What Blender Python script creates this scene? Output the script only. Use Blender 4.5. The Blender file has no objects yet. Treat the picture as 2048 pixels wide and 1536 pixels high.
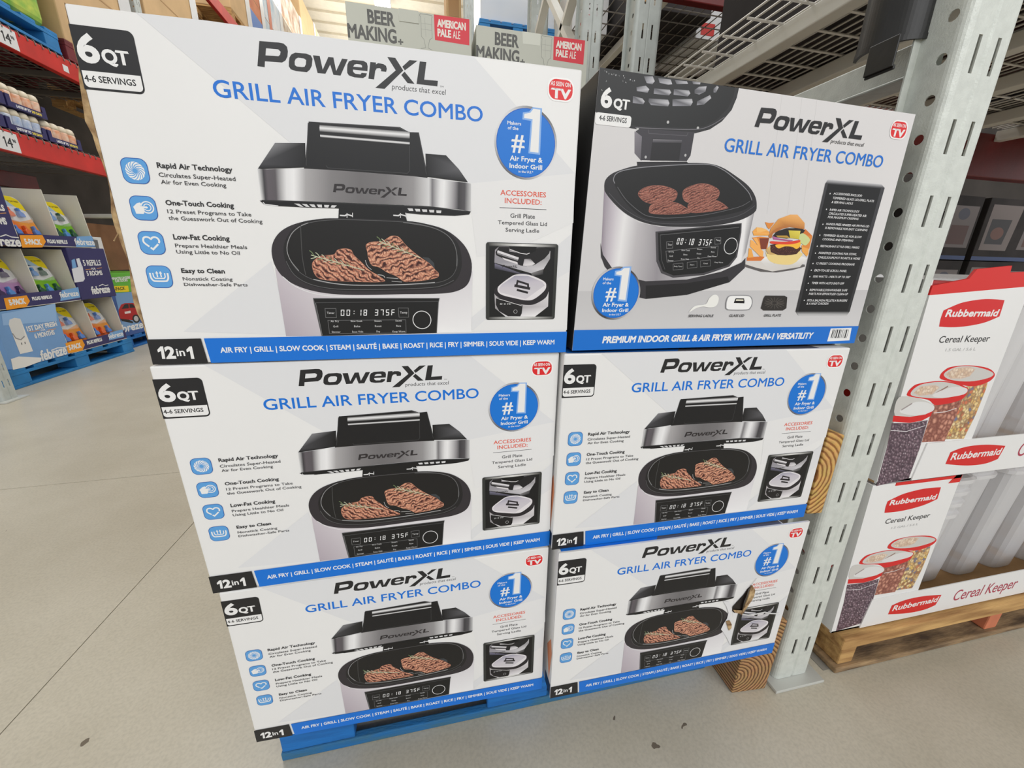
import bpy, bmesh, math, random
from mathutils import Vector, Matrix, noise
from mathutils.geometry import tessellate_polygon

S = bpy.context.scene
COL = S.collection

# ------------------------------------------------------------------ camera, sky, lights, exposure
# metres; x runs along the carton fronts, y into the rack, z up, floor at z = 0
cam_data = bpy.data.cameras.new('camera')
cam = bpy.data.objects.new('camera', cam_data)
COL.objects.link(cam)
cam_data.sensor_width = 36.0
cam_data.lens = 782.23 / 2048 * 36.0
cam_data.clip_start = 0.01
right = Vector((0.977458, -0.209957, 0.022210)); up = Vector((0.043238, 0.302034, 0.952316)); fwd = Vector((0.206654, 0.929889, -0.304304))
cam.matrix_world = Matrix(((right.x, up.x, -fwd.x, 0.29337), (right.y, up.y, -fwd.y, -0.48802), (right.z, up.z, -fwd.z, 0.888), (0, 0, 0, 1)))
S.camera = cam

S.view_settings.view_transform = 'Standard'
S.view_settings.look = 'None'
S.view_settings.gamma = 1.0
S.view_settings.use_curve_mapping = False
S.view_settings.exposure = 0.14
S.cycles.use_denoising = True
S.cycles.max_bounces = 8
S.cycles.transparent_max_bounces = 16
S.cycles.caustics_reflective = False
S.cycles.caustics_refractive = False

world = bpy.data.worlds.new('warehouse_air')
S.world = world
world.use_nodes = True
world.node_tree.nodes['Background'].inputs[0].default_value = (0.97, 0.985, 1.0, 1)
world.node_tree.nodes['Background'].inputs[1].default_value = 0.74

def area(name, loc, target, sx, sy, power, color=(0.985, 0.99, 1.0)):
    d = bpy.data.lights.new(name, 'AREA'); d.shape = 'RECTANGLE'; d.size = sx; d.size_y = sy; d.energy = power; d.color = color
    o = bpy.data.objects.new(name, d); COL.objects.link(o); o.location = loc
    o.rotation_euler = (Vector(target) - Vector(loc)).to_track_quat('-Z', 'Y').to_euler()
    return o
# high-bay row over the left aisle; the other three are added fill lights
area('fill_front_aisle', (1.5, -6.5, 4.6), (0.9, 0.0, 0.6), 9.0, 3.0, 310)  # added fill, kept low to brighten carton fronts more than the floor
area('high_bay_left_aisle', (-0.9, 7.5, 7.4), (-1.4, 6.5, 0), 2.0, 12.0, 90)
area('fill_shelf_side', (-0.2, 4.5, 6.3), (-2.3, 4.2, 1.0), 1.6, 7.0, 195)  # added fill aimed across at the left display
area('fill_ceiling_uplight', (-0.9, 13.0, 5.6), (-0.9, 13.0, 9), 3.0, 12.0, 330)  # added uplight, only there to brighten the ceiling


# ------------------------------------------------------------------ materials
def lin(c):
    c = c / 255.0
    return c / 12.92 if c <= 0.04045 else ((c + 0.055) / 1.055) ** 2.4
def rgb(c, k=1.0):
    return tuple(min(0.9, lin(x) * k) for x in c) + (1.0,)
INK = 0.95
MATS = {}
def mat(name, col, rough=0.5, metal=0.0, spec=0.5, var=0.0, scale=8.0, bump=0.0, bscale=60.0, col2=None, k=0.9, stretch=None):
    """principled surface with optional procedural colour variation and bump"""
    if name in MATS: return MATS[name]
    m = bpy.data.materials.new(name); m.use_nodes = True; nt = m.node_tree; N = nt.nodes; L = nt.links
    p = N['Principled BSDF']
    p.inputs['Base Color'].default_value = rgb(col, k); p.inputs['Roughness'].default_value = rough
    p.inputs['Metallic'].default_value = metal; p.inputs['Specular IOR Level'].default_value = spec
    tc = N.new('ShaderNodeTexCoord'); src = tc.outputs['Object']
    if stretch:
        mp = N.new('ShaderNodeMapping'); mp.inputs['Scale'].default_value = stretch; L.new(src, mp.inputs['Vector']); src = mp.outputs['Vector']
    if var > 0 or col2:
        no = N.new('ShaderNodeTexNoise'); no.inputs['Scale'].default_value = scale; no.inputs['Detail'].default_value = 6.0; L.new(src, no.inputs['Vector'])
        cr = N.new('ShaderNodeValToRGB'); cr.color_ramp.elements[0].position = 0.32; cr.color_ramp.elements[1].position = 0.68
        c2 = col2 or tuple(x * (1 - var) for x in col)
        cr.color_ramp.elements[0].color = rgb(c2, k); cr.color_ramp.elements[1].color = rgb(col, k)
        L.new(no.outputs['Fac'], cr.inputs['Fac']); L.new(cr.outputs['Color'], p.inputs['Base Color'])
    if bump > 0:
        nb = N.new('ShaderNodeTexNoise'); nb.inputs['Scale'].default_value = bscale; nb.inputs['Detail'].default_value = 4.0; L.new(src, nb.inputs['Vector'])
        bp = N.new('ShaderNodeBump'); bp.inputs['Strength'].default_value = bump; bp.inputs['Distance'].default_value = 0.002
        L.new(nb.outputs['Fac'], bp.inputs['Height']); L.new(bp.outputs['Normal'], p.inputs['Normal'])
    MATS[name] = m
    return m
def print_mat(name, rough):
    """printing ink: the artwork on a flat printed surface, one colour per printed area"""
    m = bpy.data.materials.new(name); m.use_nodes = True; N = m.node_tree.nodes; L = m.node_tree.links; p = N['Principled BSDF']
    a = N.new('ShaderNodeAttribute'); a.attribute_name = 'ink'; L.new(a.outputs['Color'], p.inputs['Base Color'])
    p.inputs['Roughness'].default_value = rough; p.inputs['Specular IOR Level'].default_value = 0.35
    return m
M_PRINT = print_mat('printed_ink', 0.38)
M_CARTON = mat('white_coated_card', (236, 236, 236), 0.42, var=0.02, scale=3, k=0.95)
M_CARTON_BLACK = mat('black_coated_card', (30, 30, 32), 0.4, var=0.3, scale=30)
M_KRAFT = mat('kraft_cardboard', (196, 156, 110), 0.85, var=0.12, scale=14, bump=0.15, stretch=(1, 1, 6))
M_KRAFT_TORN = mat('torn_corrugated_edge', (206, 176, 130), 0.9, col2=(120, 88, 58), scale=90, bump=0.6, bscale=220)
M_CREAM = mat('uncoated_white_card', (226, 222, 208), 0.7, var=0.03)
M_BLUEPAL = mat('blue_painted_wood', (24, 116, 196), 0.75, col2=(16, 92, 164), scale=9, bump=0.5, bscale=30, stretch=(1, 8, 8))
M_BLUEPAL_WORN = mat('worn_blue_painted_wood', (24, 110, 176), 0.8, col2=(64, 110, 128), scale=7, bump=0.6, bscale=40, stretch=(2, 8, 8))
M_GALV = mat('galvanised_steel', (222, 227, 221), 0.45, metal=0.1, var=0.06, scale=60, bump=0.22, bscale=420)
M_GALV_FAR = mat('galvanised_post_steel', (204, 210, 206), 0.45, metal=0.12, var=0.06, scale=30)
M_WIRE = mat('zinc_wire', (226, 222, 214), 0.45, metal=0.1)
M_CHANNEL = mat('zinc_channel', (240, 238, 228), 0.5, metal=0.0, var=0.05)
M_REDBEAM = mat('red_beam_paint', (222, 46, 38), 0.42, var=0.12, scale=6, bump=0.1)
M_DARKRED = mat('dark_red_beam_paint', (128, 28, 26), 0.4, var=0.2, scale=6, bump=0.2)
M_BLACKRUB = mat('black_rubber', (26, 25, 24), 0.45, var=0.3, scale=30, bump=0.15)
M_DARK = mat('dark_carton', (58, 52, 52), 0.8, var=0.4, scale=5)
M_SHADOWWALL = mat('dark_backdrop_sheet', (84, 78, 74), 0.9, var=0.25, scale=2.5)  # shade of the rack depths put into the colour
M_TAG = mat('white_paper_tag', (236, 236, 236), 0.6)

def wood_end(name, c1, c2, centre, rings=62.0):
    """sawn timber: growth rings about an axis running along y, so the end grain shows arcs and the sides show streaks"""
    m = bpy.data.materials.new(name); m.use_nodes = True; N = m.node_tree.nodes; L = m.node_tree.links; p = N['Principled BSDF']
    tc = N.new('ShaderNodeTexCoord'); mp = N.new('ShaderNodeMapping'); mp.inputs['Location'].default_value = centre; mp.inputs['Scale'].default_value = (1, 0.04, 1)
    L.new(tc.outputs['Object'], mp.inputs['Vector'])
    w = N.new('ShaderNodeTexWave'); w.wave_type = 'RINGS'; w.rings_direction = 'Y'; w.inputs['Scale'].default_value = rings; w.inputs['Distortion'].default_value = 1.6
    w.inputs['Detail'].default_value = 3.0; w.inputs['Detail Scale'].default_value = 2.0
    L.new(mp.outputs['Vector'], w.inputs['Vector'])
    cr = N.new('ShaderNodeValToRGB'); cr.color_ramp.elements[0].position = 0.1; cr.color_ramp.elements[0].color = rgb(c2); cr.color_ramp.elements[1].position = 0.55; cr.color_ramp.elements[1].color = rgb(c1)
    L.new(w.outputs['Fac'], cr.inputs['Fac']); 
    no = N.new('ShaderNodeTexNoise'); no.inputs['Scale'].default_value = 70; L.new(tc.outputs['Object'], no.inputs['Vector'])
    mx = N.new('ShaderNodeMixRGB'); mx.blend_type = 'MULTIPLY'; mx.inputs['Fac'].default_value = 0.35; L.new(cr.outputs['Color'], mx.inputs['Color1']); L.new(no.outputs['Color'], mx.inputs['Color2'])
    L.new(mx.outputs['Color'], p.inputs['Base Color']); p.inputs['Roughness'].default_value = 0.8
    bp = N.new('ShaderNodeBump'); bp.inputs['Strength'].default_value = 0.5; bp.inputs['Distance'].default_value = 0.003; L.new(w.outputs['Fac'], bp.inputs['Height']); L.new(bp.outputs['Normal'], p.inputs['Normal'])
    return m
M_PALWOOD = mat('pallet_pine', (214, 172, 110), 0.8, col2=(150, 108, 62), scale=6, bump=0.4, bscale=40, stretch=(1, 9, 9))
M_PALWOOD_DARK = mat('pallet_pine_dirty', (176, 146, 108), 0.85, col2=(84, 66, 50), scale=7, bump=0.4, bscale=40, stretch=(1.4, 7, 7))
M_PALPINK = mat('pallet_block_salmon', (226, 134, 96), 0.8, var=0.15, scale=14)

def clear_plastic(name, tint, alpha, rough, edge=0.95):
    m = bpy.data.materials.new(name); m.use_nodes = True; N = m.node_tree.nodes; L = m.node_tree.links; p = N['Principled BSDF']
    p.inputs['Base Color'].default_value = rgb(tint); p.inputs['Roughness'].default_value = rough; p.inputs['Specular IOR Level'].default_value = 0.6
    tr = N.new('ShaderNodeBsdfTransparent'); mx = N.new('ShaderNodeMixShader')
    lw = N.new('ShaderNodeLayerWeight'); lw.inputs['Blend'].default_value = 0.35
    mr = N.new('ShaderNodeMapRange'); mr.inputs['To Min'].default_value = alpha; mr.inputs['To Max'].default_value = edge; L.new(lw.outputs['Facing'], mr.inputs['Value'])
    L.new(mr.outputs['Result'], mx.inputs['Fac']); L.new(tr.outputs['BSDF'], mx.inputs[1]); L.new(p.outputs['BSDF'], mx.inputs[2]); L.new(mx.outputs['Shader'], N['Material Output'].inputs['Surface'])
    return m
M_CLEAR = clear_plastic('clear_container_plastic', (236, 236, 238), 0.3, 0.2, 0.8)
M_BLISTER = clear_plastic('blister_plastic', (244, 246, 250), 0.06, 0.12, 0.35)
M_WRAP = clear_plastic('stretch_wrap', (240, 242, 246), 0.5, 0.2)

# ------------------------------------------------------------------ mesh helpers
class MB:
    def __init__(s): s.v = []; s.f = []; s.mi = []; s.cur = 0
    def quad(s, a, b, c, d): s.poly([a, b, c, d])
    def poly(s, pts):
        n = len(s.v); s.v += [tuple(p) for p in pts]; s.f.append(tuple(range(n, n + len(pts)))); s.mi.append(s.cur)
    def hexa(s, c):
        """c: 4 bottom corners counter-clockwise seen from above, then 4 top corners"""
        n = len(s.v); s.v += [tuple(p) for p in c]
        for q in ((3, 2, 1, 0), (4, 5, 6, 7), (0, 1, 5, 4), (1, 2, 6, 5), (2, 3, 7, 6), (3, 0, 4, 7)): s.f.append(tuple(n + i for i in q)); s.mi.append(s.cur)
    def box(s, x0, y0, z0, x1, y1, z1):
        s.hexa([(x0, y0, z0), (x1, y0, z0), (x1, y1, z0), (x0, y1, z0), (x0, y0, z1), (x1, y0, z1), (x1, y1, z1), (x0, y1, z1)])
    def prism(s, pts, d):
        """closed outline pts (Vectors) swept by vector d"""
        d = Vector(d); n = len(s.v); k = len(pts); s.v += [tuple(p) for p in pts] + [tuple(Vector(p) + d) for p in pts]
        s.f.append(tuple(range(n + k - 1, n - 1, -1))); s.mi.append(s.cur); s.f.append(tuple(range(n + k, n + 2 * k))); s.mi.append(s.cur)
        for i in range(k): j = (i + 1) % k; s.f.append((n + i, n + j, n + k + j, n + k + i)); s.mi.append(s.cur)
    def bar(s, a, b, r, n=6):
        a = Vector(a); b = Vector(b); z = (b - a).normalized(); x = z.orthogonal().normalized(); y = z.cross(x)
        c = [x * math.cos(6.28319 * i / n) * r + y * math.sin(6.28319 * i / n) * r for i in range(n)]
        s.prism([a + q for q in c], b - a)
    def strip(s, a, b, w, t, wdir=(1, 0, 0)):
        """flat bar from a to b, width w along wdir, thickness t"""
        a = Vector(a); b = Vector(b); z = (b - a).normalized(); x = Vector(wdir); x = (x - z * x.dot(z)).normalized(); y = z.cross(x)
        s.prism([a + x * w / 2 + y * t / 2, a - x * w / 2 + y * t / 2, a - x * w / 2 - y * t / 2, a + x * w / 2 - y * t / 2], b - a)
    def lathe(s, prof, c, n=16):
        c = Vector(c); rows = []
        for r, z in prof:
            rows.append(len(s.v)); s.v += [tuple(c + Vector((r * math.cos(6.28319 * i / n), r * math.sin(6.28319 * i / n), z))) for i in range(n)]
        for k in range(len(prof) - 1):
            for i in range(n): j = (i + 1) % n; s.f.append((rows[k] + i, rows[k] + j, rows[k + 1] + j, rows[k + 1] + i)); s.mi.append(s.cur)
        s.f.append(tuple(rows[0] + i for i in range(n - 1, -1, -1))); s.mi.append(s.cur); s.f.append(tuple(rows[-1] + i for i in range(n))); s.mi.append(s.cur)
    def build(s, name, mats, parent=None, bevel=0.0, seg=2, smooth=False, loc=None):
        me = bpy.data.meshes.new(name); me.from_pydata(s.v, [], s.f)
        for m in (mats if isinstance(mats, (list, tuple)) else [mats]): me.materials.append(m)
        if any(s.mi): me.polygons.foreach_set('material_index', s.mi)
        bm = bmesh.new(); bm.from_mesh(me); bmesh.ops.recalc_face_normals(bm, faces=bm.faces)
        if bevel > 0:
            es = [e for e in bm.edges if len(e.link_faces) == 2 and e.calc_face_angle(0) > 0.6]
            bmesh.ops.bevel(bm, geom=es, offset=bevel, segments=seg, profile=0.5, affect='EDGES', clamp_overlap=True)
        bm.to_mesh(me); bm.free()
        if smooth:
            for p in me.polygons: p.use_smooth = True
        o = bpy.data.objects.new(name, me); COL.objects.link(o)
        if parent:
            o.parent = parent; o.matrix_parent_inverse = Matrix.Translation(-Vector(parent.location))
        return o
def thing(name, label, cat, loc=(0, 0, 0), group=None):
    o = bpy.data.objects.new(name, None); COL.objects.link(o); o.location = loc; o.empty_display_size = 0.05
    o['label'] = label; o['category'] = cat
    if group: o['group'] = group
    return o
def tag(o, label, cat, group=None):
    o['label'] = label; o['category'] = cat
    if group: o['group'] = group
    return o
def structure(o): o['kind'] = 'structure'; return o

# ------------------------------------------------------------------ printing: flat artwork laid on a surface
TXT = {}
def glyphs(st, res):
    """outline text filled as a flat mesh: verts, faces, boundary edges with outward normals, bounding box (em units)"""
    if (st, res) in TXT: return TXT[(st, res)]
    cu = bpy.data.curves.new('lettering', 'FONT'); cu.body = st; cu.resolution_u = res
    ob = bpy.data.objects.new('lettering', cu); COL.objects.link(ob)
    dg = bpy.context.evaluated_depsgraph_get(); me = bpy.data.meshes.new_from_object(ob.evaluated_get(dg))
    v = [(p.co.x, p.co.y) for p in me.vertices]; f = [tuple(p.vertices) for p in me.polygons]
    bpy.data.objects.remove(ob); bpy.data.curves.remove(cu); bpy.data.meshes.remove(me)
    # merge by position so boundary edges are found
    key = {}; mp = []
    vv = []
    for p in v:
        k = (round(p[0], 5), round(p[1], 5))
        if k not in key: key[k] = len(vv); vv.append(p)
        mp.append(key[k])
    f = [tuple(mp[i] for i in q) for q in f]; f = [q for q in f if len(set(q)) == len(q)]
    cnt = {}
    for q in f:
        a = sum(vv[q[i]][0] * vv[q[(i + 1) % len(q)]][1] - vv[q[(i + 1) % len(q)]][0] * vv[q[i]][1] for i in range(len(q)))
        qq = q if a > 0 else q[::-1]
        for i in range(len(qq)): cnt[(qq[i], qq[(i + 1) % len(qq)])] = 1
    be = [(a, b) for (a, b) in cnt if (b, a) not in cnt]
    nrm = {}
    for a, b in be:
        dx, dy = vv[b][0] - vv[a][0], vv[b][1] - vv[a][1]; l = math.hypot(dx, dy) or 1
        for k in (a, b): nrm.setdefault(k, []).append((dy / l, -dx / l))
    off = {}
    for k, ns in nrm.items():
        x = sum(n[0] for n in ns); y = sum(n[1] for n in ns); l = math.hypot(x, y) or 1; x /= l; y /= l
        d = max(0.45, min(n[0] * x + n[1] * y for n in ns)); off[k] = (x / d, y / d)
    xs = [p[0] for p in vv]; r = (vv, f, be, off, min(xs), max(xs))
    TXT[(st, res)] = r
    return r
CAP = 0.0
_g = glyphs('H', 4); CAP = max(p[1] for p in _g[0])
SEG = {'0': 'abcdef', '1': 'bc', '3': 'abgcd', '5': 'afgcd', '7': 'abc', '8': 'abcdefg', 'F': 'afge'}
def ink(c): return tuple(min(0.9, lin(x) * INK) for x in c) + (1.0,)

def smooth_loop(p, n=4):
    out = []; k = len(p)
    for i in range(k):
        a, b, c, d = p[i - 1], p[i], p[(i + 1) % k], p[(i + 2) % k]
        if b == c: continue
        for j in range(n):
            t = j / n
            out.append(tuple(0.5 * (2 * b[m] + (c[m] - a[m]) * t + (2 * a[m] - 5 * b[m] + 4 * c[m] - d[m]) * t * t + (3 * b[m] - a[m] - 3 * c[m] + d[m]) * t ** 3) for m in (0, 1)))
    return out
def smooth_open(p):
    return [q for q in smooth_loop([p[0]] + list(p) + [p[-1]])][:-4] + [p[-1]] if len(p) > 2 else list(p)
class Print:
    """collects artwork in surface units (u right, v down) and lays it on a surface through place(u, v, height)"""
    def __init__(s, place, step=4e-6, base=1.8e-4): s.place = place; s.v = []; s.f = []; s.c = []; s.h = base; s.step = step
    def add(s, pts, faces, cols):
        n = len(s.v); s.v += [(p[0], p[1], s.h) for p in pts]; s.f += [tuple(n + i for i in q) for q in faces]
        s.c += cols if isinstance(cols, list) else [cols] * len(pts)
    def poly(s, col, pts, holes=()):
        loops = [[Vector((p[0], p[1], 0)) for p in pts]] + [[Vector((p[0], p[1], 0)) for p in h] for h in holes]
        flat = [p for l in loops for p in l]
        tri = tessellate_polygon(loops)
        cols = [ink(c) for c in col] if isinstance(col, list) else ink(col)
        if isinstance(cols, list): cols = (cols + [cols[-1]] * len(flat))[:len(flat)]
        s.add([(p.x, p.y) for p in flat], tri, cols)
    def line(s, col, w, pts):
        c = ink(col); k = len(pts); closed = k > 2 and pts[0] == pts[-1]
        if closed: pts = pts[:-1]; k -= 1
        P = []
        for i in range(k):
            p = pts[i]; a = pts[i - 1] if (i or closed) else None; b = pts[(i + 1) % k] if (i < k - 1 or closed) else None
            def nr(q, w_):
                l = math.hypot(w_[0] - q[0], w_[1] - q[1]) or 1; return (-(w_[1] - q[1]) / l, (w_[0] - q[0]) / l)
            n1 = nr(a, p) if a else nr(p, b); n2 = nr(p, b) if b else n1
            x, y = n1[0] + n2[0], n1[1] + n2[1]; l = math.hypot(x, y) or 1; x /= l; y /= l; d = max(.4, n1[0] * x + n1[1] * y)
            P += [(p[0] + x * w / 2 / d, p[1] + y * w / 2 / d), (p[0] - x * w / 2 / d, p[1] - y * w / 2 / d)]
        m = k if closed else k - 1
        s.add(P, [(2 * i, 2 * i + 1, (2 * i + 3) % (2 * k), (2 * i + 2) % (2 * k)) for i in range(m)], c)
    def disc(s, c, cu, cv, ru, rv, n=40): s.add([(cu + ru * math.cos(6.28319 * i / n), cv + rv * math.sin(6.28319 * i / n)) for i in range(n)], [tuple(range(n))], c)
    def ring(s, c, cu, cv, r, w, n=48):
        p = []
        for i in range(n): a = 6.28319 * i / n; p += [(cu + (r - w / 2) * math.cos(a), cv + (r - w / 2) * math.sin(a)), (cu + (r + w / 2) * math.cos(a), cv + (r + w / 2) * math.sin(a))]
        s.add(p, [(2 * i, 2 * i + 1, (2 * i + 3) % (2 * n), (2 * i + 2) % (2 * n)) for i in range(n)], c)
    def rrect(s, c, u0, v0, u1, v1, r):
        p = []
        for cx, cy, a0 in ((u1 - r, v0 + r, -1.5708), (u1 - r, v1 - r, 0), (u0 + r, v1 - r, 1.5708), (u0 + r, v0 + r, 3.14159)):
            p += [(cx + r * math.cos(a0 + 1.5708 * k / 6), cy + r * math.sin(a0 + 1.5708 * k / 6)) for k in range(7)]
        s.add(p, [tuple(range(len(p)))], c)
    def text(s, st, u0, u1, vb, h, col, w, sh):
        v, f, be, off, x0, x1 = glyphs(st, 4 if h > 6 else 2)
        g = w * (0.42 if h > 9 else 0.24)
        sx = (u1 - u0 - g * 2 - sh * 0) / (x1 - x0); sy = (h - g * 2) / CAP; c = ink(col)
        m = lambda p: (u0 + g + (p[0] - x0) * sx + sh * p[1] * sy, vb - g - p[1] * sy)
        P = [m(p) for p in v]
        s.add(P, f, c)
        if g > 0.05:
            ids = sorted(off); ix = {k: i for i, k in enumerate(ids)}
            Q = []
            for k in ids: Q += [P[k], (P[k][0] + off[k][0] * g, P[k][1] - off[k][1] * g)]
            s.h -= s.step * .5
            s.add(Q, [(2 * ix[a], 2 * ix[a] + 1, 2 * ix[b] + 1, 2 * ix[b]) for a, b in be], c)
            s.h += s.step * .5
    def logo(s, u0, u1, vb, h, col, sh):
        kx = u1 - u0; ky = h / 0.1185
        for g in LOGO:
            m = [[(u0 + p[0] * kx + sh * p[1] * ky, vb - p[1] * ky) for p in r] for r in g]
            s.poly(col, m[0], m[1:])
    def seven(s, st, u0, u1, vb, h, col):
        n = len(st); cw = (u1 - u0) / (n - 0.3); w = cw * 0.62; t = h * 0.13; c = ink(col); k = 0.12
        m = lambda x, y: (x + k * y, vb - y)
        for i, ch in enumerate(st):
            x = u0 + i * cw
            if ch == ':':
                for y in (h * .28, h * .68): s.add([m(x + w * .4, y), m(x + w * .4 + t, y), m(x + w * .4 + t, y + t), m(x + w * .4, y + t)], [(0, 1, 2, 3)], c)
            for q in SEG.get(ch, ''):
                r = {'a': (t * .3, h - t, w - t * .3, h), 'd': (t * .3, 0, w - t * .3, t), 'g': (t * .3, h / 2 - t / 2, w - t * .3, h / 2 + t / 2), 'f': (0, h / 2 + t * .3, t, h - t * .3), 'b': (w - t, h / 2 + t * .3, w, h - t * .3), 'e': (0, t * .3, t, h / 2 - t * .3), 'c': (w - t, t * .3, w, h / 2 - t * .3)}[q]
                s.add([m(x + r[0], r[1]), m(x + r[2], r[1]), m(x + r[2], r[3]), m(x + r[0], r[3])], [(0, 1, 2, 3)], c)
    def picture(s, kind, pts):
        """printed photograph of food: a fine grid of printed dots clipped to the outline"""
        pts = smooth_loop(pts) if kind < 5 else pts
        base = {1: (200, 134, 108), 2: (204, 140, 112), 3: (150, 96, 84), 4: (64, 30, 24), 5: (96, 72, 84), 6: (170, 104, 90), 7: (206, 172, 120), 8: (214, 190, 176)}[kind]
        s.poly(base, pts)
        us = [p[0] for p in pts]; vs = [p[1] for p in pts]; d = 0.55 if kind < 5 else 2.0
        u0, v0 = min(us), min(vs); nu = int((max(us) - u0) / d) + 1; nv = int((max(vs) - v0) / d) + 1
        def inside(x, y):
            r = False; j = len(pts) - 1
            for i in range(len(pts)):
                if (pts[i][1] > y) != (pts[j][1] > y) and x < (pts[j][0] - pts[i][0]) * (y - pts[i][1]) / (pts[j][1] - pts[i][1]) + pts[i][0]: r = not r
                j = i
            return r
        def colour(x, y):
            n1 = noise.noise((x * .16, y * .16, kind)); n2 = noise.noise((x * .75, y * .75, kind + 5))
            mix = lambda a, b, t: tuple(a[i] + (b[i] - a[i]) * max(0, min(1, t)) for i in range(3))
            if kind in (1, 2, 3):
                ang = {1: 0.9, 2: -1.25, 3: -1.15}[kind]; q = {1: 4.6, 2: 4.8, 3: 2.9}[kind]
                t = (x * math.cos(ang) - y * math.sin(ang)) / q + n1 * 0.8 + n2 * 0.18
                fr = t - math.floor(t); stripe = max(0, 1.1 - abs(fr - .5) * 3.6) * (0.8 + n1 + n2 * .5)
                c = mix(base, (242, 196, 164) if kind < 3 else (196, 138, 118), n2 * 1.1 + .25); c = mix(c, (150, 80, 64), -n2 * 1.5)
                return mix(c, (62, 30, 28), stripe * (1.3 if kind < 3 else .9))
            if kind == 4: return mix(base, (150, 96, 70), n2 * 1.6 - .2)
            r = {5: 6.6, 6: 10.0, 7: 7.0, 8: 6.0}[kind]
            ds, ps = noise.voronoi((x / r, y / r, kind * 3.1)); e = ds[1] - ds[0]
            if kind == 5:
                hl = math.hypot(x / r - ps[0].x + .16, y / r - ps[0].y + .2)
                return mix(mix((66, 50, 62), (136, 112, 124), e * 2.0), (228, 214, 220), 1.0 - hl * 4.6)
            if kind == 6: return mix((126, 70, 60), (212, 154, 132), e * 1.8 + n2 * .4)
            hsh = int(abs(math.sin(ps[0].x * 12.99 + ps[0].y * 78.2) * 43758)) % 10
            pal = [(238, 210, 150), (240, 214, 156), (226, 186, 120), (244, 222, 170), (214, 120, 84), (110, 120, 160), (238, 204, 110), (236, 212, 160), (214, 170, 110), (160, 110, 70)] if kind == 7 else [(232, 212, 190), (222, 196, 170), (236, 220, 200)] * 4
            return mix((140, 110, 84) if kind == 7 else (190, 160, 140), pal[hsh], e * 3 + .1)
        ok = {}; P = []; C = []; F = []; ix = {}
        s.h += s.step
        for j in range(nv + 1):
            for i in range(nu + 1): ok[(i, j)] = inside(u0 + i * d, v0 + j * d)
        for j in range(nv):
            for i in range(nu):
                if ok[(i, j)] and ok[(i + 1, j)] and ok[(i, j + 1)] and ok[(i + 1, j + 1)]:
                    q = []
                    for k in ((i, j), (i + 1, j), (i + 1, j + 1), (i, j + 1)):
                        if k not in ix: ix[k] = len(P); x, y = u0 + k[0] * d, v0 + k[1] * d; P.append((x, y)); C.append(ink(colour(x, y)))
                        q.append(ix[k])
                    F.append(tuple(q))
        if F: s.add(P, F, C)
    def run(s, ops):
        for o in ops:
            k = o[0]; s.h += s.step                 # every printed area lies a hair above the one before it
            if k == 'p': s.poly(o[1], o[2], o[3] if len(o) > 3 else ())
            elif k == 'P': s.poly(o[1], smooth_loop(o[2]))
            elif k == 'q':
                cols = [ink(c) for c in o[1]]; n = len(cols); s.add(o[2] + o[3], [(i, i + 1, n + i + 1, n + i) for i in range(n - 1)], cols + cols)
            elif k == 't': s.text(*o[1:])
            elif k == 'l': s.line(*o[1:])
            elif k == 'c': s.line(o[1], o[2], smooth_open(o[3]) if o[3][0] != o[3][-1] else (lambda q: q + [q[0]])(smooth_loop(o[3][:-1])))
            elif k == '7': s.seven(*o[1:])
            elif k == 's': s.picture(o[1], o[2])
            elif k == 'r': s.rrect(ink(o[1]), *o[2:])
            elif k == 'e': s.disc(ink(o[1]), *o[2:])
            elif k == 'ring': s.ring(ink(o[1]), *o[2:])
            elif k == 'e2':
                a, b = ink(o[1]), ink(o[2]); n = 48; r = o[5]
                s.add([(o[3] + r * math.cos(6.28319 * i / n), o[4] + r * math.sin(6.28319 * i / n)) for i in range(n)], [tuple(range(n))], [tuple(a[j] + (b[j] - a[j]) * (0.5 + 0.5 * math.sin(6.28319 * i / n * 2 + 0.4)) for j in range(4)) for i in range(n)])
            elif k == 'g': s.logo(*o[1:])
            elif k == 'fan':
                c = ink(o[1]); cu, cv, r = o[2:]
                for i in range(14):
                    a0 = 6.28319 * i / 14; p = []
                    for t in range(6): q = t / 5; a = a0 + q * .95; p.append((cu + r * (.24 + .76 * q) * math.cos(a), cv + r * (.24 + .76 * q) * math.sin(a)))
                    for t in range(5, -1, -1): q = t / 5; a = a0 + q * .95 + .05 + .30 * q ** .6; p.append((cu + r * (.24 + .76 * q) * math.cos(a), cv + r * (.24 + .76 * q) * math.sin(a)))
                    s.poly(o[1], p)
        return s
    def build(s, name, parent, bend=None):
        me = bpy.data.meshes.new(name); me.from_pydata([tuple(s.place(*p)) for p in s.v], [], s.f)
        at = me.attributes.new('ink', 'FLOAT_COLOR', 'POINT'); at.data.foreach_set('color', [x for c in s.c for x in c])
        me.materials.append(M_PRINT)
        o = bpy.data.objects.new(name, me); COL.objects.link(o)
        if parent: o.parent = parent; o.matrix_parent_inverse = Matrix.Translation(-Vector(parent.location))
        return o
def on_plane(origin, du, dv, n):
    O, U, V, Nn = Vector(origin), Vector(du), Vector(dv), Vector(n)
    return lambda u, v, h: O + U * u + V * v + Nn * h
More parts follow.
